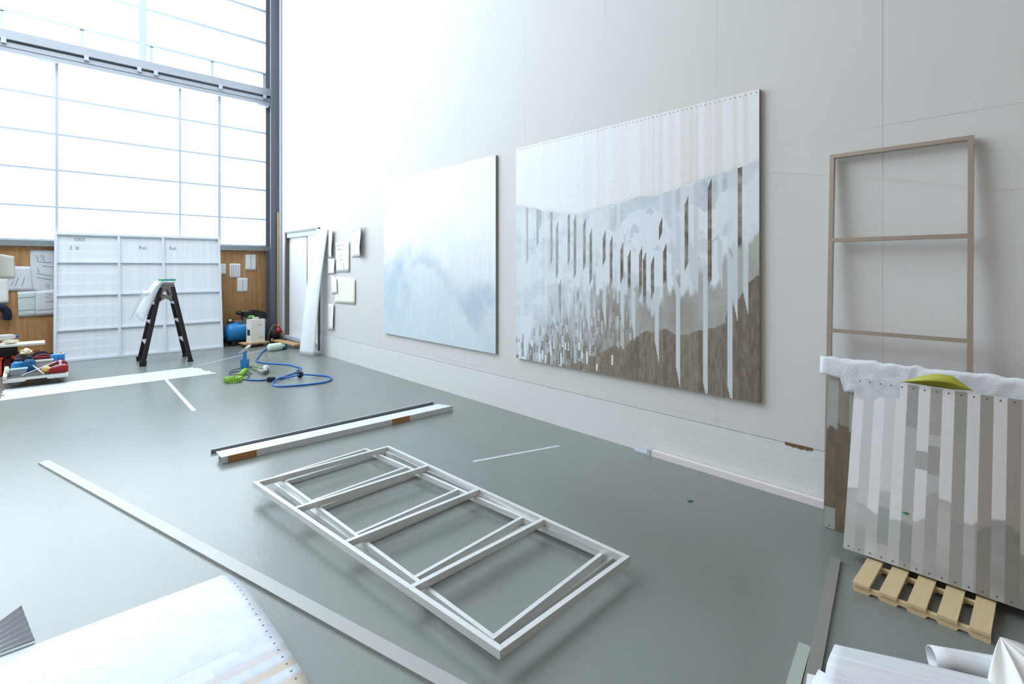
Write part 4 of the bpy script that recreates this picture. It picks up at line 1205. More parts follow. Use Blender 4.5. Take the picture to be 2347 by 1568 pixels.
# ================================================================== white board leaning by the door
lb = thing('leaning_board', 'narrow white curved board leaning on the right wall by the door', 'board', (3.36, 8.70, 0))
B0 = Vector((3.312, 8.867, 0.000)); B1 = Vector((3.380, 8.454, 0.000))
T0 = Vector((3.575, 8.80, 2.16)); T1 = Vector((3.595, 8.37, 2.13))
def brd(u, v):
    p = B0.lerp(B1, u).lerp(T0.lerp(T1, u), v)
    n_ = Vector((-1, -0.15, 0.1))
    return p + n_ * (0.035 * math.sin(math.pi * u) + 0.03 * math.sin(math.pi * v) - 0.025 * (u * (1 - v)))
mb = MB(); mb.sheet(brd, 10, 24, 0.012)
mb.build('sheet', mat('white_ribbed_board', (236, 240, 244), 0.4, vary=0.05, scale=4, stretch=(3, 12, 0.2)), lb, world=True)
ed = MB()
ed.tube([brd(1.0, v / 10) for v in range(11)], 0.009, seg=6, sub=2)
ed.build('edge_trim', mat('pale_green_edge', (208, 220, 208), 0.4), lb, world=True)

# papers on the right wall near the door
PP = 'papers pinned to the right wall'
wall_paper('pinned_sheet', [(3.598, 7.482, 2.099), (3.598, 7.065, 2.121), (3.598, 7.065, 1.664), (3.598, 7.482, 1.650)], M_PAPER, 'cream edged sheet curling from the wall, rightmost of the papers by the door', PP, marks=((0.02, 0.9, 0.98, 0.915),), curl=0.07)
wall_paper('pinned_sheet', [(3.600, 8.070, 1.902), (3.600, 7.561, 1.904), (3.600, 7.561, 1.425), (3.600, 8.053, 1.414)], M_PAPER, 'tall sheet with faded printed marks between the curling papers', PP,
           marks=((0.1, 0.88, 0.35, 0.89), (0.4, 0.9, 0.6, 0.9), (0.15, 0.75, 0.5, 0.76), (0.4, 0.6, 0.45, 0.5), (0.35, 0.4, 0.5, 0.4), (0.4, 0.3, 0.45, 0.2), (0.6, 0.3, 0.62, 0.05), (0.3, 0.55, 0.35, 0.54)), curl=0.01)
wall_paper('pinned_sheet', [(3.600, 8.342, 2.102), (3.600, 8.103, 2.111), (3.600, 8.120, 1.658), (3.600, 8.342, 1.647)], M_PAPER, 'narrow upright sheet beside the leaning board top, highest on that side', PP, curl=0.05)
wall_paper('pinned_sheet', [(3.602, 8.382, 1.633), (3.602, 8.058, 1.643), (3.602, 8.058, 1.400), (3.602, 8.382, 1.375)], M_PAPER, 'sheet with a dark gaping edge below the narrow upright sheet', PP, curl=0.03)
wall_paper('pinned_sheet', [(3.602, 8.041, 1.343), (3.602, 7.357, 1.312), (3.602, 7.357, 0.928), (3.602, 8.108, 0.903)], M_PAPER_CREAM, 'wide cream sheet, largest of the papers by the door', PP, curl=0.012)
wall_paper('pinned_sheet', [(3.594, 8.225, 1.355), (3.594, 8.007, 1.315), (3.594, 7.974, 1.074), (3.594, 8.208, 1.058)], M_PAPER, 'small white sheet overlapping the wide cream sheet', PP, curl=0.012)
wall_paper('pinned_sheet', [(3.600, 8.360, 0.875), (3.600, 8.103, 0.896), (3.600, 8.120, 0.463), (3.600, 8.360, 0.434)], M_PAPER, 'lowest white sheet under the wide cream sheet', PP, curl=0.025)

# ================================================================== the two hung paintings
M_RIVET = mat('dark_rivets', (96, 92, 90), 0.4, metal=0.4)
M_PANELSIDE = mat('panel_side_aluminium', (168, 162, 154), 0.45, metal=0.3)

def interp(pts, x):
    if x <= pts[0][0]:
        return pts[0][1]
    for (a, b), (c, d) in zip(pts, pts[1:]):
        if x <= c:
            return b + (d - b) * (x - a) / max(1e-6, c - a)
    return pts[-1][1]

def hung_panel(name, label, xf, y_left, y_right, z_top, z_bot, nstrip, sub, nv, colour, rivets):
    """panel hung on the right wall: strips of painted sheet metal on a box frame"""
    t = thing(name, label, 'painting', (WALL_X - 0.002, (y_left + y_right) / 2, z_bot))
    W_, H_ = y_left - y_right, z_top - z_bot
    mb = MB()
    nu = nstrip * sub
    for i in range(nu):
        pass
    cols = [[mb.bm.verts.new((xf, y_left - W_ * i / nu, z_top - H_ * j / nv)) for j in range(nv + 1)] for i in range(nu + 1)]
    for i in range(nu):
        for j in range(nv):
            mb.bm.faces.new([cols[i][j], cols[i][j + 1], cols[i + 1][j + 1], cols[i + 1][j]])
    # folded sheet edge round the rim
    n_front = nu * nv
    pit = W_ / nstrip
    pm = vcol_mat('painted_metal_strips', 0.42, dots=dict(off=-W_ / 2, pitch=pit, axis='Z', rows=(H_ - 0.02, 0.018), r=0.0042) if rivets else None)
    o = mb.build('painted_sheet', pm, t, world=True)
    ox, oy, oz = t.location
    def fn(c):
        u = (y_left - (c.y + oy)) / W_
        v = (z_top - (c.z + oz)) / H_
        return colour(min(max(u, 0), 0.99999), min(max(v, 0), 0.99999))
    paint(o, fn)
    MB().box((xf + 0.0005, y_right, z_bot), (WALL_X - 0.003, y_left, z_top)).build('frame', M_PANELSIDE, t, world=True)
    return t

WHITE_ = lin((238, 239, 242)); PALE = lin((212, 220, 226)); CLOUD = lin((188, 198, 206)); TAUPE = lin((150, 143, 134))
BROWN = lin((112, 100, 88)); SAGE = lin((166, 168, 160)); DK = lin((98, 88, 76)); PINK = lin((226, 217, 212)); BLUEG = lin((206, 218, 228))
NST = 66
strip_r = [random.Random(100 + i).random() for i in range(NST + 2)]
strip_q = [random.Random(300 + i).random() for i in range(NST + 2)]
top_edge = [(0.000, 0.270), (0.122, 0.298), (0.264, 0.326), (0.329, 0.340), (0.412, 0.325), (0.490, 0.315), (0.581, 0.302), (0.665, 0.297), (0.744, 0.284), (0.817, 0.268), (0.886, 0.255), (0.938, 0.240), (0.994, 0.227)]
brown_edge = [(0.019, 1.049), (0.241, 0.994), (0.371, 0.964), (0.471, 0.896), (0.527, 0.872), (0.624, 0.823), (0.665, 0.803), (0.697, 0.790), (0.741, 0.804), (0.789, 0.802), (0.832, 0.783), (0.873, 0.762), (0.902, 0.745), (0.910, 0.694), (0.938, 0.678), (0.966, 0.634), (0.994, 0.588)]
mott_edge = [(0.019, 0.956), (0.122, 0.782), (0.264, 0.657), (0.371, 0.617), (0.490, 0.632), (0.563, 0.651), (0.649, 0.693), (0.713, 0.634), (0.774, 0.617), (0.817, 0.601), (0.873, 0.622), (0.900, 0.549), (0.938, 0.549), (0.994, 0.508)]
dark_runs = [((0.947, 0.210), (0.947, 0.698)), ((0.862, 0.277), (0.862, 0.622)), ((0.780, 0.327), (0.780, 0.563)), ((0.699, 0.491), (0.699, 0.635)),
             ((0.572, 0.509), (0.572, 0.652)), ((0.614, 0.500), (0.614, 0.665)), ((0.625, 0.522), (0.625, 0.711)), ((0.654, 0.535), (0.654, 0.672)),
             ((0.696, 0.395), (0.696, 0.451)), ((0.542, 0.479), (0.542, 0.614)), ((0.488, 0.451), (0.488, 0.641)), ((0.459, 0.428), (0.459, 0.545)), ((0.402, 0.414), (0.402, 0.626)),
             ((0.375, 0.371), (0.375, 0.566)), ((0.321, 0.352), (0.321, 0.603)), ((0.292, 0.331), (0.292, 0.543)), ((0.234, 0.374), (0.234, 0.604)),
             ((0.209, 0.281), (0.209, 0.543)), ((0.069, 0.240), (0.069, 0.542)), ((0.124, 0.246), (0.124, 0.462)), ((0.151, 0.275), (0.151, 0.384)),
             ((0.334, 0.659), (0.334, 0.840)), ((0.414, 0.706), (0.414, 0.832)), ((0.252, 0.629), (0.252, 0.772)), ((0.501, 0.745), (0.501, 0.858)), ((0.598, 0.654), (0.598, 0.863)), ((0.581, 0.798), (0.581, 0.865))]
white_runs = [((0.752, 0.625), (0.752, 0.962)), ((0.836, 0.548), (0.836, 1.001)), ((0.920, 0.520), (0.920, 1.001)), ((0.668, 0.652), (0.668, 0.883)), ((0.962, 0.500), (0.962, 0.685)),
              ((0.545, 0.651), (0.545, 0.784)), ((0.461, 0.633), (0.461, 0.783)), ((0.382, 0.653), (0.382, 0.808)), ((0.286, 0.638), (0.286, 0.732)), ((0.584, 0.647), (0.584, 0.814)),
              ((0.880, 0.468), (0.880, 0.607)), ((0.789, 0.486), (0.789, 0.624)), ((0.817, 0.351), (0.817, 0.596)), ((0.932, 0.491), (0.932, 0.709)), ((0.736, 0.484), (0.736, 0.626))]
dark_s = {}
for (u0, t0), (u1, t1) in dark_runs:
    dark_s.setdefault(int(u0 * NST), []).append((t0, t1))
white_s = {}
for (u0, t0), (u1, t1) in white_runs:
    white_s.setdefault(int(u0 * NST), []).append((t0, t1))

def big_colour(u, t):
    s = int(u * NST)
    f = u * NST - s
    r = strip_r[s]; q = strip_q[s]
    n = fbm(u * 5, t * 5, 1.0)
    n2 = fbm(u * 14, t * 9, 5.0)
    te = interp(top_edge, u) + 0.03 * n + 0.02 * n2
    me_ = interp(mott_edge, u) + 0.06 * n + 0.04 * n2 + 0.09 * (r - 0.5)
    be = interp(brown_edge, u) + 0.05 * n2 + 0.015 * n
    slope = 0.04 * (f - 0.5)
    # mosaic of short offcuts, two per strip width
    hs = int(f * 2)
    rr_ = random.Random(s * 7 + hs)
    ph = rr_.random(); ln = 18 + 22 * rr_.random()
    blk = random.Random(int(t * ln + ph) * 97 + s * 2 + hs).random()
    if t < te:
        c = mixc(WHITE_, PINK, (0.1 + 1.3 * max(0, u - 0.3)) * (r if r > 0.4 else 0.1) * (1 if f > 0.3 or q > 0.5 else 0.3))
        return mixc(c, CLOUD, 0.5 * max(0, 1 - (te - t) / 0.02) * max(0, 0.5 + 2 * n2))
    # pale strips with soft-edged washes of cloud grey
    c = mixc(lin((226, 232, 237)), BLUEG, 0.5 * (1 - u) + 0.5 * (q - 0.5))
    w1 = fbm(u * 7 + 0.3 * n2, t * 7, 31.0) + 0.35 * max(0, 1 - (t - te) / 0.09)
    if w1 > 0.06:
        c = mixc(c, CLOUD, min(1, (w1 - 0.06) / 0.05) * (0.35 + 0.4 * u) * (0.7 + 1.2 * (w1 - 0.06)))
    w2 = fbm(u * 9, t * 8, 37.0)
    if w2 > 0.12:
        c = mixc(c, lin((180, 188, 196)), min(1, (w2 - 0.12) / 0.02) * (0.25 + 0.45 * u))
    if q > 0.66:
        c = mixc(c, lin((226, 230, 234)), 0.6)
    for a, b in dark_s.get(s, ()):
        if a - slope < t < b - slope and 0.04 < f < 0.9:
            d = mixc(DK, lin((164, 156, 146)), 0.35 + 1.5 * fbm(s * 3.7, t * 22, 9.0) + 0.5 * (blk - 0.5))
            c = mixc(d, mixc(PALE, CLOUD, 0.8), max(0, 0.8 - 1.55 * u))
    wrun = False
    for a, b in white_s.get(s, ()):
        if a + slope < t < b + slope * 2:
            wrun = True
    if t > me_:
        m = min(1, (t - me_) / (0.02 if u > 0.4 else 0.10))
        k = 0.1 + 1.5 * (u - 0.12) + 1.4 * max(0, t - 0.70) + 0.35 * (r - 0.5) + 0.8 * fbm(u * 120, t * 7, 40.0) + 0.7 * n2
        left = mixc(BLUEG, lin((150, 144, 134)), k)
        left = mixc(left, lin((226, 229, 231)), 0.5 if blk > 0.9 else 0)
        left = mixc(left, lin((124, 115, 103)), 0.55 * min(1, max(0, (t - 0.5) * 3)) if blk < 0.22 else 0)
        right = mixc(lin((176, 178, 172)), TAUPE, 0.25 + 1.5 * n + 1.0 * n2 + 0.2 * (r - 0.5))
        g = mixc(left, right, (u - 0.55) * 9)
        c = mixc(c, g, m)
    if t > be:
        g = mixc(BROWN, lin((156, 144, 130)), 0.28 + 0.45 * (r - 0.4) + 0.4 * (blk - 0.5) + 0.5 * fbm(u * 150, t * 26, 50.0) + max(0, 0.6 - u) * 0.8)
        c = mixc(c, g, min(1, (t - be) / 0.006))
    if u < 0.62 and t > 0.93 - 0.05 * q:
        if blk > 0.86 and u < 0.5:
            c = mixc(c, WHITE_, 0.85)
        elif blk < 0.3:
            c = mixc(c, lin((122, 114, 102)), 0.7)
    if wrun:
        c = mixc(lin((208, 215, 219)), SAGE, 0.05 + 0.2 * n2)
    if f < 0.04 or f > 0.96:
        c = mixc(c, (0, 0, 0), 0.08)
    return c

hung_panel('wall_painting', 'painting of vertical metal strips, white above and mottled brown below', 3.578, 3.748, 1.362, 2.708, 0.574, NST, 6, 400, big_colour, True)

def small_colour(u, t):
    n = fbm(u * 4, t * 4, 21.0); n2 = fbm(u * 60, t * 5, 25.0, 3); n3 = fbm(u * 9, t * 7, 28.0)
    base = mixc(lin((246, 248, 251)), lin((216, 229, 237)), (t - 0.35) * 1.7 + 0.5 * n + 0.55 * n2 * (0.5 + t))
    # soft hill line: dark cloud on both sides, pale cone in the middle
    hill = 0.56 + 1.1 * abs(u - 0.42) ** 1.3 + 0.10 * n3
    if u < 0.3:
        hill = 0.52 + 0.5 * (0.3 - u) + 0.1 * n3
    d = t - hill
    if -0.16 < d < 0.0:
        base = mixc(base, lin((192, 212, 224)), (0.75 + 1.4 * n3) * (1 - abs(d + 0.06) / 0.1) * 0.8)
    if t > hill:
        base = mixc(base, lin((212, 228, 236)), 0.45)
    blot = max(0, 1 - ((u - 0.9) / 0.16) ** 2 - ((t - 0.76) / 0.14) ** 2) * (0.9 + 2.0 * n3)
    base = mixc(base, lin((184, 204, 220)), min(0.8, blot))
    blot = max(0, 1 - ((u - 0.12) / 0.2) ** 2 - ((t - 0.72) / 0.22) ** 2) * (0.8 + 2.2 * n3)
    base = mixc(base, lin((190, 212, 226)), min(0.7, blot))
    return tuple(k * 0.9 for k in base)

hung_panel('wall_painting', 'pale blue and white painting with soft cloudy forms, nearer the door', 3.58, 6.447, 4.067, 2.695, 0.571, 60, 3, 150, small_colour, False)

# fine string stretched across the wall
st = MB(); st.tube([(3.604, 1.349, 2.152), (3.598, 0.602, 2.001), (3.598, 0.244, 1.906), (3.604, 0.098, 1.897), (3.604, -0.010, 1.885)], 0.0008, seg=5)
o = st.build('string', mat('pale_yellow_string', (222, 221, 190), 0.7), origin=(3.604, 0.603, 2.002))
tag(o, 'thin pale yellow string stretched across the right wall behind the standing frame', 'string')

# ================================================================== white skirting strip at the foot of the wall
mb = MB().box((WALL_X - 0.05, 0.55, 0.0), (WALL_X - 0.012, 2.20, 0.045))
o = mb.bevel(0.003).build('skirting_strip', mat('white_pink_primer', (226, 218, 216), 0.5, vary=0.04, scale=3), origin=(WALL_X - 0.03, 1.4, 0))
tag(o, 'white skirting strip lying along the foot of the right wall', 'strip')
MB().box((WALL_X - 0.055, 2.185, 0.0), (WALL_X - 0.012, 2.215, 0.047)).build('tape_end', M_STEEL_GREY, o, world=True)
MB().box((WALL_X - 0.045, 2.215, 0.0), (WALL_X - 0.02, 2.34, 0.016)).build('splintered_end', M_STEEL_PALE, o, world=True)
mb = MB(); mb.tube([(3.044, 1.603, 0.008), (3.043, 1.590, 0.004), (3.053, 1.583, 0.006), (3.065, 1.575, 0.005)], 0.0035, seg=6)
o = mb.build('tape_scrap', mat('dark_green_scrap', (20, 110, 76), 0.5), origin=(3.065, 1.599, 0.000))
tag(o, 'tiny curled green scrap on the floor near the skirting strip', 'scrap')

# ================================================================== aluminium frame standing against the wall
ff = thing('stretcher_frame', 'tall aluminium frame standing against the right wall behind the panels', 'frame', (3.45, 0.609, 0))
FW, FH = 0.656, 2.19
lean = math.atan2(0.125, FH)
ff.rotation_euler = (0, lean, 0)
PR, PD = 0.022, 0.036
M_FRAME_WARM = mat('satin_aluminium', (186, 174, 162), 0.36, metal=0.75, vary=0.05, scale=8)
for nm, a, b in (('upright', (-PD / 2, FW / 2 - PR, 0), (PD / 2, FW / 2, FH)), ('upright', (-PD / 2, -FW / 2, 0), (PD / 2, -FW / 2 + PR, FH)),
                 ('top_rail', (-PD / 2, -FW / 2 + PR, FH - PR), (PD / 2, FW / 2 - PR, FH)), ('bottom_rail', (-PD / 2, -FW / 2 + PR, 0), (PD / 2, FW / 2 - PR, PR)),
                 ('cross_bar', (-PD / 2, -FW / 2 + PR, 1.654), (PD / 2, FW / 2 - PR, 1.676)), ('cross_bar', (-PD / 2, -FW / 2 + PR, 1.108), (PD / 2, FW / 2 - PR, 1.13)),
                 ('cross_bar', (-PD / 2, -FW / 2 + PR, 0.56), (PD / 2, FW / 2 - PR, 0.582))):
    MB().box(a, b).bevel(0.0015, 1).build(nm, M_FRAME_WARM, ff)

# ================================================================== panels stacked at the right edge
def lean_panel(label, y_left, y_right, xb, zb, xt, zt, thick, nst, sub, nv, colour, name='strip_panel'):
    t = thing(name, label, 'panel', (xb, (y_left + y_right) / 2, zb))
    up = Vector((xt - xb, 0, zt - zb)); H_ = up.length; upn = up.normalized()
    nrm = Vector((-upn.z, 0, upn.x))        # faces the room
    W_ = y_left - y_right
    nu = nst * sub
    mb = MB()
    P = lambda i, j: Vector((xb, y_left - W_ * i / nu, zb)) + upn * (H_ * j / nv)
    g = [[mb.bm.verts.new(P(i, j)) for j in range(nv + 1)] for i in range(nu + 1)]
    for i in range(nu):
        for j in range(nv):
            mb.bm.faces.new([g[i][j], g[i + 1][j], g[i + 1][j + 1], g[i][j + 1]])
    pm = vcol_mat('painted_sheet_strips', 0.34, 0.25, dots=dict(off=-W_ / 2, pitch=W_ / nst, axis='Z', rows=(0.016, zt - zb - 0.016), r=0.004))
    o = mb.build('painted_sheet', pm, t, world=True)
    ox, oy, oz = t.location
    def fn(c):
        u = (y_left - (c.y + oy)) / W_
        v = 1 - (c.z + oz - zb) / (zt - zb)
        return colour(min(max(u, 0), 0.99999), min(max(v, 0), 0.99999))
    paint(o, fn)
    back = -nrm * thick
    e = nrm * 0.0008
    a = Vector((xb, y_left, zb)) - e; b = Vector((xb, y_right, zb)) - e
    MB().hexa([a, b, b + back, a + back, a + up, b + up, b + up + back, a + up + back]).build('box_frame', mat('edge_aluminium', (150, 140, 130), 0.4, metal=0.4, vary=0.08), t, world=True)
    return t

def front_colour(u, t):
    n = 27; s = int(u * n); f = u * n - s
    r = random.Random(700 + s).random()
    x = u * 1.24                                   # metres from the left edge
    a = lin((226, 230, 234)); b = lin((150, 140, 128))
    k = max(0, min(1, (x - 0.12) / 0.62))
    c = mixc(a, b, k * 0.85)
    if s % 2 == 1:
        c = mixc(c, lin((158, 160, 156)) if s < 9 else lin((132, 122, 110)), (0.22 if s < 5 else 0.5) + 0.2 * r)
    elif s < 14:
        c = mixc(c, lin((232, 232, 234)), 0.5)
    n1 = fbm(x * 6, t * 4.5, 3.3); n2 = fbm(s * 2.7, t * 5, 8.0); n3 = fbm(x * 22, t * 14, 4.0)
    if x < 0.2 and t < 0.13 - 0.35 * (x - 0.04) + 0.05 * n3 and x > 0.0:
        c = mixc(lin((222, 226, 230)), lin((176, 184, 190)), 0.45 + 0.8 * n3)
    if s in (5, 7, 9, 11) and t < 0.22 + 0.2 * n2:
        c = mixc(c, lin((150, 148, 140)), 0.6)
    if s in (6, 7) and abs(t - 0.4 - 0.1 * n2) < 0.07:
        c = mixc(c, lin((146, 146, 142)), 0.7)
    low = 0.72 + 0.18 * n1 + 0.22 * (r - 0.5) - 0.08 * k
    if t > low:
        c = mixc(c, lin((150, 152, 146)) if x < 0.5 else lin((122, 120, 110)), min(1, (t - low) / 0.015) * (0.5 + 0.5 * n2 + 0.2 * k))
    if s in (3, 5) and abs(t - 0.74 - 0.05 * s * 0.5) < 0.1:
        c = mixc(c, lin((140, 152, 150)), 0.55)
    if f < 0.035:
        c = mixc(c, (0, 0, 0), 0.25)
    c = mixc(c, (0.75, 0.76, 0.76), 0.0)
    return c

# ---- slatted duckboard under the front panel
db = thing('duckboard', 'small slatted pine duckboard under the front strip panel', 'duckboard', (2.76, 0.40, 0))
YL, YR = 0.235, -0.232
nsl = 5
sw, gap = 0.064, (0.467 - 5 * 0.064) / 4
for k in range(nsl):
    y1 = YL - k * (sw + gap)
    MB().box((0.0, y1 - sw, 0.030), (0.50, y1, 0.044)).bevel(0.003, 2).build('slat', M_PINE, db)
for x in (0.008, 0.24, 0.47):
    poly = [(x, YL, 0.030), (x, YL, 0.0)]
    for k in range(nsl):
        y1 = YL - k * (sw + gap); y0 = y1 - sw
        poly += [(x, y0, 0.0)] if k == nsl - 1 else [(x, y0 + 0.004, 0.0), (x, y0 - 0.006, 0.013), (x, y0 - gap + 0.006, 0.013), (x, y0 - gap - 0.004, 0.0)]
    poly += [(x, YR, 0.030)]
    MB().prism(poly, (0.022, 0, 0)).build('runner', M_PINE, db)

fp = lean_panel('strip panel standing on the pine duckboard, pale at left and brown at right', 0.738, -0.50, 3.03, 0.056, 3.262, 0.897, 0.034, 27, 6, 150, front_colour)
pp_ = Vector((3.092, 0.492, 0.301))
MB().blob(pp_, (0.003, 0.012, 0.005), 2, 0.5, 2).build('paint_spot', mat('emerald_paint', (16, 128, 70), 0.5), fp, world=True, label='green paint spot')

def back_colour(u, t):
    s = int(u * 24); r = random.Random(900 + s).random()
    n1 = fbm(u * 9, t * 5, 6.6); n2 = fbm(u * 40, t * 8, 2.6)
    c = mixc(lin((176, 180, 176)), lin((140, 128, 112)), 0.2 + (0.6 if s % 2 else 0) + 0.4 * n1)
    edge = 0.33 + 0.05 * n2 + 0.06 * (r - 0.5)
    if t > edge:
        c = mixc(lin((112, 98, 82)), lin((136, 124, 108)), 0.4 + 1.2 * n2)
    if t > 0.87 and s % 2 == 0:
        c = lin((170, 174, 166))
    return c
lean_panel('brown strip panel standing on the floor behind the front panel', 0.905, -0.42, 3.318, 0.002, 3.408, 0.885, 0.03, 24, 5, 120, back_colour)

# ---- white foam wrap over the top of the rear panels
def wrap(u, v):
    y = 0.94 - 1.42 * u
    w1 = 0.010 * noise.noise(Vector((u * 9, v * 3, 2))) + 0.012 * noise.noise(Vector((u * 30, v * 2, 7)))
    if v < 0.5:
        k = v / 0.5
        drop = 0.0 if not (0.03 < u < 0.07) else 0.0
        zl = 0.872 - 0.012 * u + (0.03 * noise.noise(Vector((u * 7, 0, 4))))
        ext = 0.075 if 0.085 < u < 0.16 else (0.0 if u < 0.085 else 0.02)
        return (3.372 - 0.012 * k + w1 * 0.6 + 0.018 * k, y, (zl - ext) * (1 - k) + (0.972 + w1) * k)
    k = (v - 0.5) / 0.5
    return (3.378 + 0.062 * k, y, 0.972 + w1 + 0.012 * math.sin(math.pi * k) - 0.07 * k * k)
mb = MB(); mb.sheet(wrap, 70, 16, 0.003)
o = mb.build('foam_wrap', M_FILM, origin=(3.38, 0.2, 0.97))
tag(o, 'white foam sheet folded over the top of the brown panel', 'foam sheet')

# ---- folded yellow-green cloth on the front panel
def cloth(u, v):
    y = 0.535 - 0.275 * u
    # lens shape: folded in two, hollow towards the right
    a = math.sin(math.pi * min(1.0, u * 1.0)) ** 0.8
    ang = math.pi * (0.15 + 0.9 * v)
    r_ = 0.028 + 0.016 * u
    x = 3.262 - r_ * math.cos(ang) * a * 0.8 + 0.012 * (u - 0.5)
    z = 0.903 + (0.005 + 0.072 * math.sin(ang) * a * (0.45 + 0.75 * u if u < 0.75 else 1.01 - 1.6 * (u - 0.75)))
    return (x, y, z)
mb = MB(); mb.sheet(cloth, 26, 14, 0.003)
o = mb.build('glove', mat('yellow_green_rubber', (176, 176, 62), 0.45, vary=0.08, scale=10), origin=(3.26, 0.4, 0.9))
tag(o, 'yellow-green rubber glove folded over the top edge of the front strip panel', 'glove')

# ================================================================== channel and bar on the floor
ch = thing('steel_channel', 'long white metal channel with two brown tape patches on the floor', 'channel', (2.1, 4.3, 0), (0, 0, R(-1.2)))
mb = MB()
Lh = 1.07; Wd = 0.17; Hh = 0.052; tk = 0.003
mb.box((-Lh, 0, Hh - tk), (Lh - 0.07, Wd, Hh)).box((-Lh + 0.0, 0, 0), (Lh, tk, Hh)).box((-Lh + 0.02, Wd - tk, 0), (Lh - 0.1, Wd, Hh)).box((-Lh, 0, 0), (-Lh + 0.08, 0.02, tk))
mb.prism([(Lh - 0.07, 0, Hh - tk), (Lh, 0, Hh - tk), (Lh - 0.07, Wd, Hh - tk)], (0, 0, tk))
mb.build('channel_body', mat('white_coated_steel', (216, 221, 223), 0.4, vary=0.03, scale=3), ch)
for x0, x1 in ((-Lh + 0.045, -Lh + 0.25), (0.37, 0.56)):
    MB().box((x0, -0.0012, -0.0 + 0.001), (x1, 0.0, Hh)).box((x0, -0.0012, Hh), (x1, 0.006, Hh + 0.001)).build('tape_patch', M_CARD, ch, label='brown packing tape')
o = MB().box((1.03, 4.625, 0), (3.17, 4.633, 0.028)).box((1.03, 4.625, 0.025), (3.17, 4.655, 0.028)).build('angle_bar', M_STEEL_GREY, origin=(2.1, 4.63, 0))
tag(o, 'thin grey angle bar on the floor behind the white channel', 'bar')
MB().box((1.03, 4.6242, 0.0), (3.17, 4.6249, 0.018)).build('dark_face', M_STEEL_DARK, o, world=True, label='dark lower face')

# ================================================================== stacked aluminium frames on the floor
M_FRAME = mat('satin_aluminium_frame', (222, 223, 222), 0.36, metal=0.35, vary=0.06, scale=10)
def floor_frame(label, fl, fr, nr, nl, zt, h, w):
    fl, fr, nr, nl = [Vector(p) for p in (fl, fr, nr, nl)]
    cen = (fl + fr + nr + nl) / 4
    t = thing('stretcher_frame', label, 'frame', (cen.x, cen.y, zt - h), group='aluminium frames stacked on the floor')
    zc = Vector((0, 0, 0))
    def flat(p):
        return Vector((p.x, p.y, zt - h / 2))
    fl, fr, nr, nl = flat(fl), flat(fr), flat(nr), flat(nl)
    def inset(p, q, c):
        d = (q - p).normalized(); s = d.cross(Vector((0, 0, 1)))
        if (c - p).dot(s) < 0:
            s = -s
        return p + s * (w / 2), q + s * (w / 2)
    ce = (fl + fr + nr + nl) / 4
    for nm, p, q in (('side_rail', fl, nl), ('side_rail', fr, nr)):
        a, b = inset(p, q, ce)
        MB().beam(a, b, w, h).bevel(0.0015, 1).build(nm, M_FRAME, t, world=True)
    for nm, p, q in (('end_rail', fl, fr), ('end_rail', nl, nr)):
        a, b = inset(p, q, ce)
        d = (b - a).normalized()
        MB().beam(a + d * w, b - d * w, w, h).bevel(0.0015, 1).build(nm, M_FRAME, t, world=True)
    for k in (0.25, 0.5, 0.75):
        p = fl.lerp(nl, k); q = fr.lerp(nr, k)
        d = (q - p).normalized()
        MB().beam(p + d * w, q - d * w, w, h).bevel(0.0015, 1).build('cross_bar', M_FRAME, t, world=True)
    return t
floor_frame('topmost of the three aluminium frames stacked on the floor', (1.032, 3.556, 0.100), (2.018, 3.558, 0.100), (2.096, 1.398, 0.100), (1.233, 1.377, 0.100), 0.102, 0.033, 0.024)
floor_frame('middle aluminium frame, turned askew under the topmost one', (1.199, 3.651, 0.067), (1.910, 3.720, 0.067), (2.098, 1.539, 0.067), (1.285, 1.473, 0.067), 0.0675, 0.032, 0.020)
floor_frame('lowest aluminium frame, lying flat on the floor under two others', (1.178, 3.604, 0.034), (2.050, 3.662, 0.034), (2.140, 1.516, 0.034), (1.301, 1.475, 0.034), 0.034, 0.033, 0.020)

# ================================================================== flat bars on the floor
def flat_bar(p, q, w, h, label, m, name='flat_bar'):
    p = Vector(p); q = Vector(q); p.z = q.z = h / 2
    o = MB().beam(p, q, w, h).bevel(0.001, 1).build(name, m, origin=((p.x + q.x) / 2, (p.y + q.y) / 2, 0))
    return tag(o, label, 'bar', 'flat metal bars on the floor')
M_BAR = mat('grey_flat_steel', (172, 172, 170), 0.42, metal=0.35, vary=0.04, scale=3)
p = Vector((0.048, 5.290, 0.000)); q = Vector((1.077, 1.494, 0.000)); q = q + (q - p) * 0.12
flat_bar(p, q, 0.062, 0.013, 'very long grey bar running diagonally across the floor beside the stacked frames', M_BAR)
M_BAR2 = mat('dull_steel', (148, 146, 138), 0.5, metal=0.3, vary=0.06, scale=4)
p = Vector((2.981, 0.760, 0.000)); q = Vector((2.064, 0.599, 0.000)); q = q + (q - p) * 0.3
flat_bar(p, q, 0.046, 0.014, 'dark grey bar pointing at the duckboard from the white sheets', M_BAR2)
p = Vector((2.217, 0.671, 0.000)); q = Vector((1.990, 0.637, 0.000)); q = q + (q - p) * 0.5
flat_bar(p, q, 0.042, 0.010, 'short greenish grey bar end beside the dark grey bar', mat('greenish_steel', (176, 184, 176), 0.5, metal=0.2))

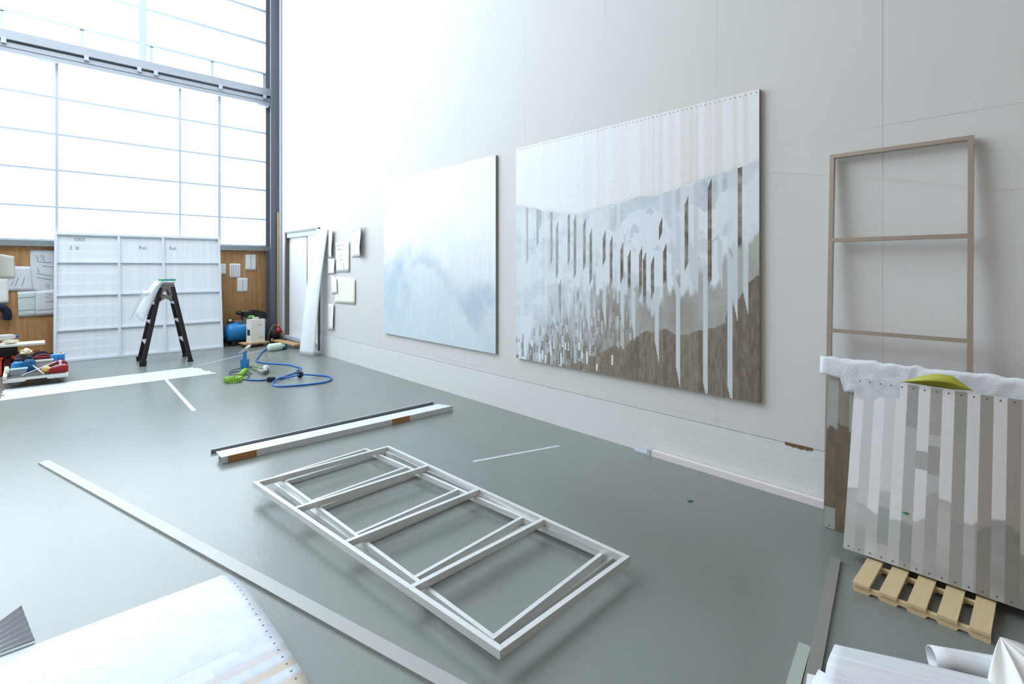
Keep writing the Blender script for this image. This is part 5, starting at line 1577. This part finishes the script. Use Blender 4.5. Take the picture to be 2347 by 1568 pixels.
# ================================================================== curved painted sheet, lower left
cs = thing('curved_sheet', 'white painted metal sheet bowed on the floor at the lower left', 'sheet', (0.2, 2.2, 0))
prof = [(2.76, 0.004), (2.70, 0.026), (2.60, 0.044), (2.47, 0.055), (2.30, 0.057), (2.1, 0.055), (1.86, 0.05), (1.5, 0.045), (1.1, 0.03)]
def csf(u, v):
    y = 2.76 - 1.66 * v
    z = interp([(-a, b) for a, b in prof], -y)
    xe = interp([(-2.76, 0.675), (-2.47, 0.695), (-2.1, 0.70), (-1.86, 0.70), (-1.1, 0.66)], -y)
    return (xe - 1.9 * u, y, z + 0.0003 * math.sin(y * 130))
mb = MB(); mb.sheet(csf, 40, 132, 0.003)
o = mb.build('painted_sheet', vcol_mat('white_painted_sheet', 0.42, dots=dict(off=0.0, pitch=0.044, axis='X', rows=(0.47,), r=0.0042)), cs, world=True)
def cs_col(c):
    y = c.y + 2.2; x = c.x + 0.2
    s = int(y / 0.044); r = random.Random(1200 + s).random()
    n1 = fbm(x * 2.5, y * 9, 3.0); n2 = fbm(x * 8, s * 3.1, 7.0)
    col = mixc(lin((222, 226, 232)), lin((200, 211, 222)), 0.35 * r + 0.7 * n1 + 0.5 * n2)
    k = max(0, (2.35 - y) / 0.5) * max(0, min(1, (x + 0.1) / 0.5))
    col = mixc(col, lin((182, 199, 214)), min(0.8, k * (0.4 + 1.2 * n2)))
    if y < 2.05 and x > 0.28 + 0.5 * n2 and r > 0.3:
        col = mixc(col, lin((206, 190, 170)) if r > 0.55 else lin((204, 200, 200)), 0.85)
    if y / 0.044 - s < 0.1:
        col = mixc(col, lin((170, 180, 190)), 0.35 * k)
    return col
paint(o, cs_col)
MB().box((0.645, 1.15, 0.0), (0.667, 1.9, 0.0455)).build('end_rail', M_FRAME_WARM, cs, world=True)
def gsf(u, v):
    return (0.0 - 0.9 * u - 0.04 * v, 2.79 + 0.07 * v, 0.004 + 0.125 * v * max(0.05, 1 - u * 0.9 / 0.22) + 0.002 * math.sin(v * 40))
mb = MB(); mb.sheet(gsf, 40, 30, 0.002)
o = mb.build('metal_offcut', mat('unpainted_zinc_sheet', (188, 196, 206), 0.5, metal=0.2), origin=(-0.4, 2.8, 0))
tag(o, 'curled grey metal sheet edge behind the white bowed sheet, lower left', 'sheet')

# ================================================================== white sheets, roll and cloth, lower right
M_STREAK = mat('white_streaked_sheet', (222, 224, 228), 0.5, vary=0.2, scale=5, stretch=(0.5, 14, 2), turn=-65)
A = Vector((2.218, 0.568, 0.062)); B = Vector((2.50, -0.03, 0.062))
def sh1(u, v):
    p = A.lerp(B, u)
    w1 = 0.008 * math.sin(v * 16) * (1 - u)
    return (p.x - 0.85 * v + 0.012 * math.sin(v * 31) * (1 - u), p.y - 0.08 * v + 0.05 * v * u, 0.062 + 0.006 * math.sin(v * 9 + u * 3) + w1)
mb = MB(); mb.sheet(sh1, 20, 40, 0.002)
o = mb.build('metal_sheet', M_STREAK, origin=(2.0, 0.3, 0.06))
tag(o, 'streaked white sheet lying at the lower right, next to the bars', 'sheet')
MB().box((1.45, 0.0, 0.0), (2.15, 0.42, 0.05)).build('support_board', M_BAR2, o, world=True)
A2 = Vector((2.046, 0.611, 0.020))
for k, (p0, p1, p2, lb) in enumerate((
        ((2.037, 0.608, 0.030), (2.078, 0.509, 0.030), (1.924, 0.585, 0.020), 'torn white sheet corner in front of the streaked sheet, leftmost'),
        ((2.059, 0.578, 0.050), (2.055, 0.552, 0.050), (2.029, 0.583, 0.035), 'small folded white corner poking up beside the streaked sheet'))):
    a, b, c = Vector(p0), Vector(p1), Vector(p2)
    mb = MB(); mb.prism([a, b, c], (0, 0, -0.004)); 
    mb.prism([Vector((c.x, c.y, c.z)), Vector((b.x, b.y, b.z)), Vector((b.x - 0.2, b.y - 0.05, 0.0)), Vector((c.x - 0.1, c.y + 0.0, 0.0))], (0, 0, 0.003))
    o = mb.build('sheet_corner', M_WHITE, origin=(a.x, a.y, 0))
    tag(o, lb, 'sheet')
rl = MB()
r0 = Vector((2.439, 0.291, 0.045))
pts = []
ax = Vector((0.34, -0.55, 0)).normalized()
sd = Vector((0.85, 0.53, 0)).normalized()
def roll(u, v):
    th = v * 3.6 * math.pi
    rr = 0.042 - 0.0018 * v * 3.6
    c = r0 + ax * (0.6 * u - 0.02)
    p = c + sd * (rr * math.cos(th)) + Vector((0, 0, rr * math.sin(th)))
    return (p.x, p.y, p.z + 0.0)
rl.sheet(roll, 12, 70, 0.001)
o = rl.build('paper_roll', M_STREAK, origin=r0)
tag(o, 'rolled white sheet behind the streaked sheet, lower right', 'roll')
pk = Vector((2.53, 0.13, 0.16))
def clo(u, v):
    a = 2 * math.pi * u
    rb = 0.215 * (1 + 0.13 * math.sin(a * 7) + 0.05 * math.sin(a * 13 + 2))
    k = v ** 0.85
    z = pk.z * (1 - v) ** 0.9 + 0.010 + 0.022 * math.sin(a * 7 + 1) * math.sin(math.pi * v)
    return (pk.x * (1 - k) + (2.46 + rb * math.cos(a)) * k, pk.y * (1 - k) + (-0.07 + rb * math.sin(a)) * k, max(0.006, z))
mb = MB(); mb.sheet(clo, 72, 26, 0.0)
o = mb.build('cloth', mat('soft_white_cloth', (232, 231, 228), 0.7, vary=0.03, scale=6), origin=(2.53, 0.13, 0))
tag(o, 'bunched white cloth rising to a peak at the lower right corner', 'cloth')
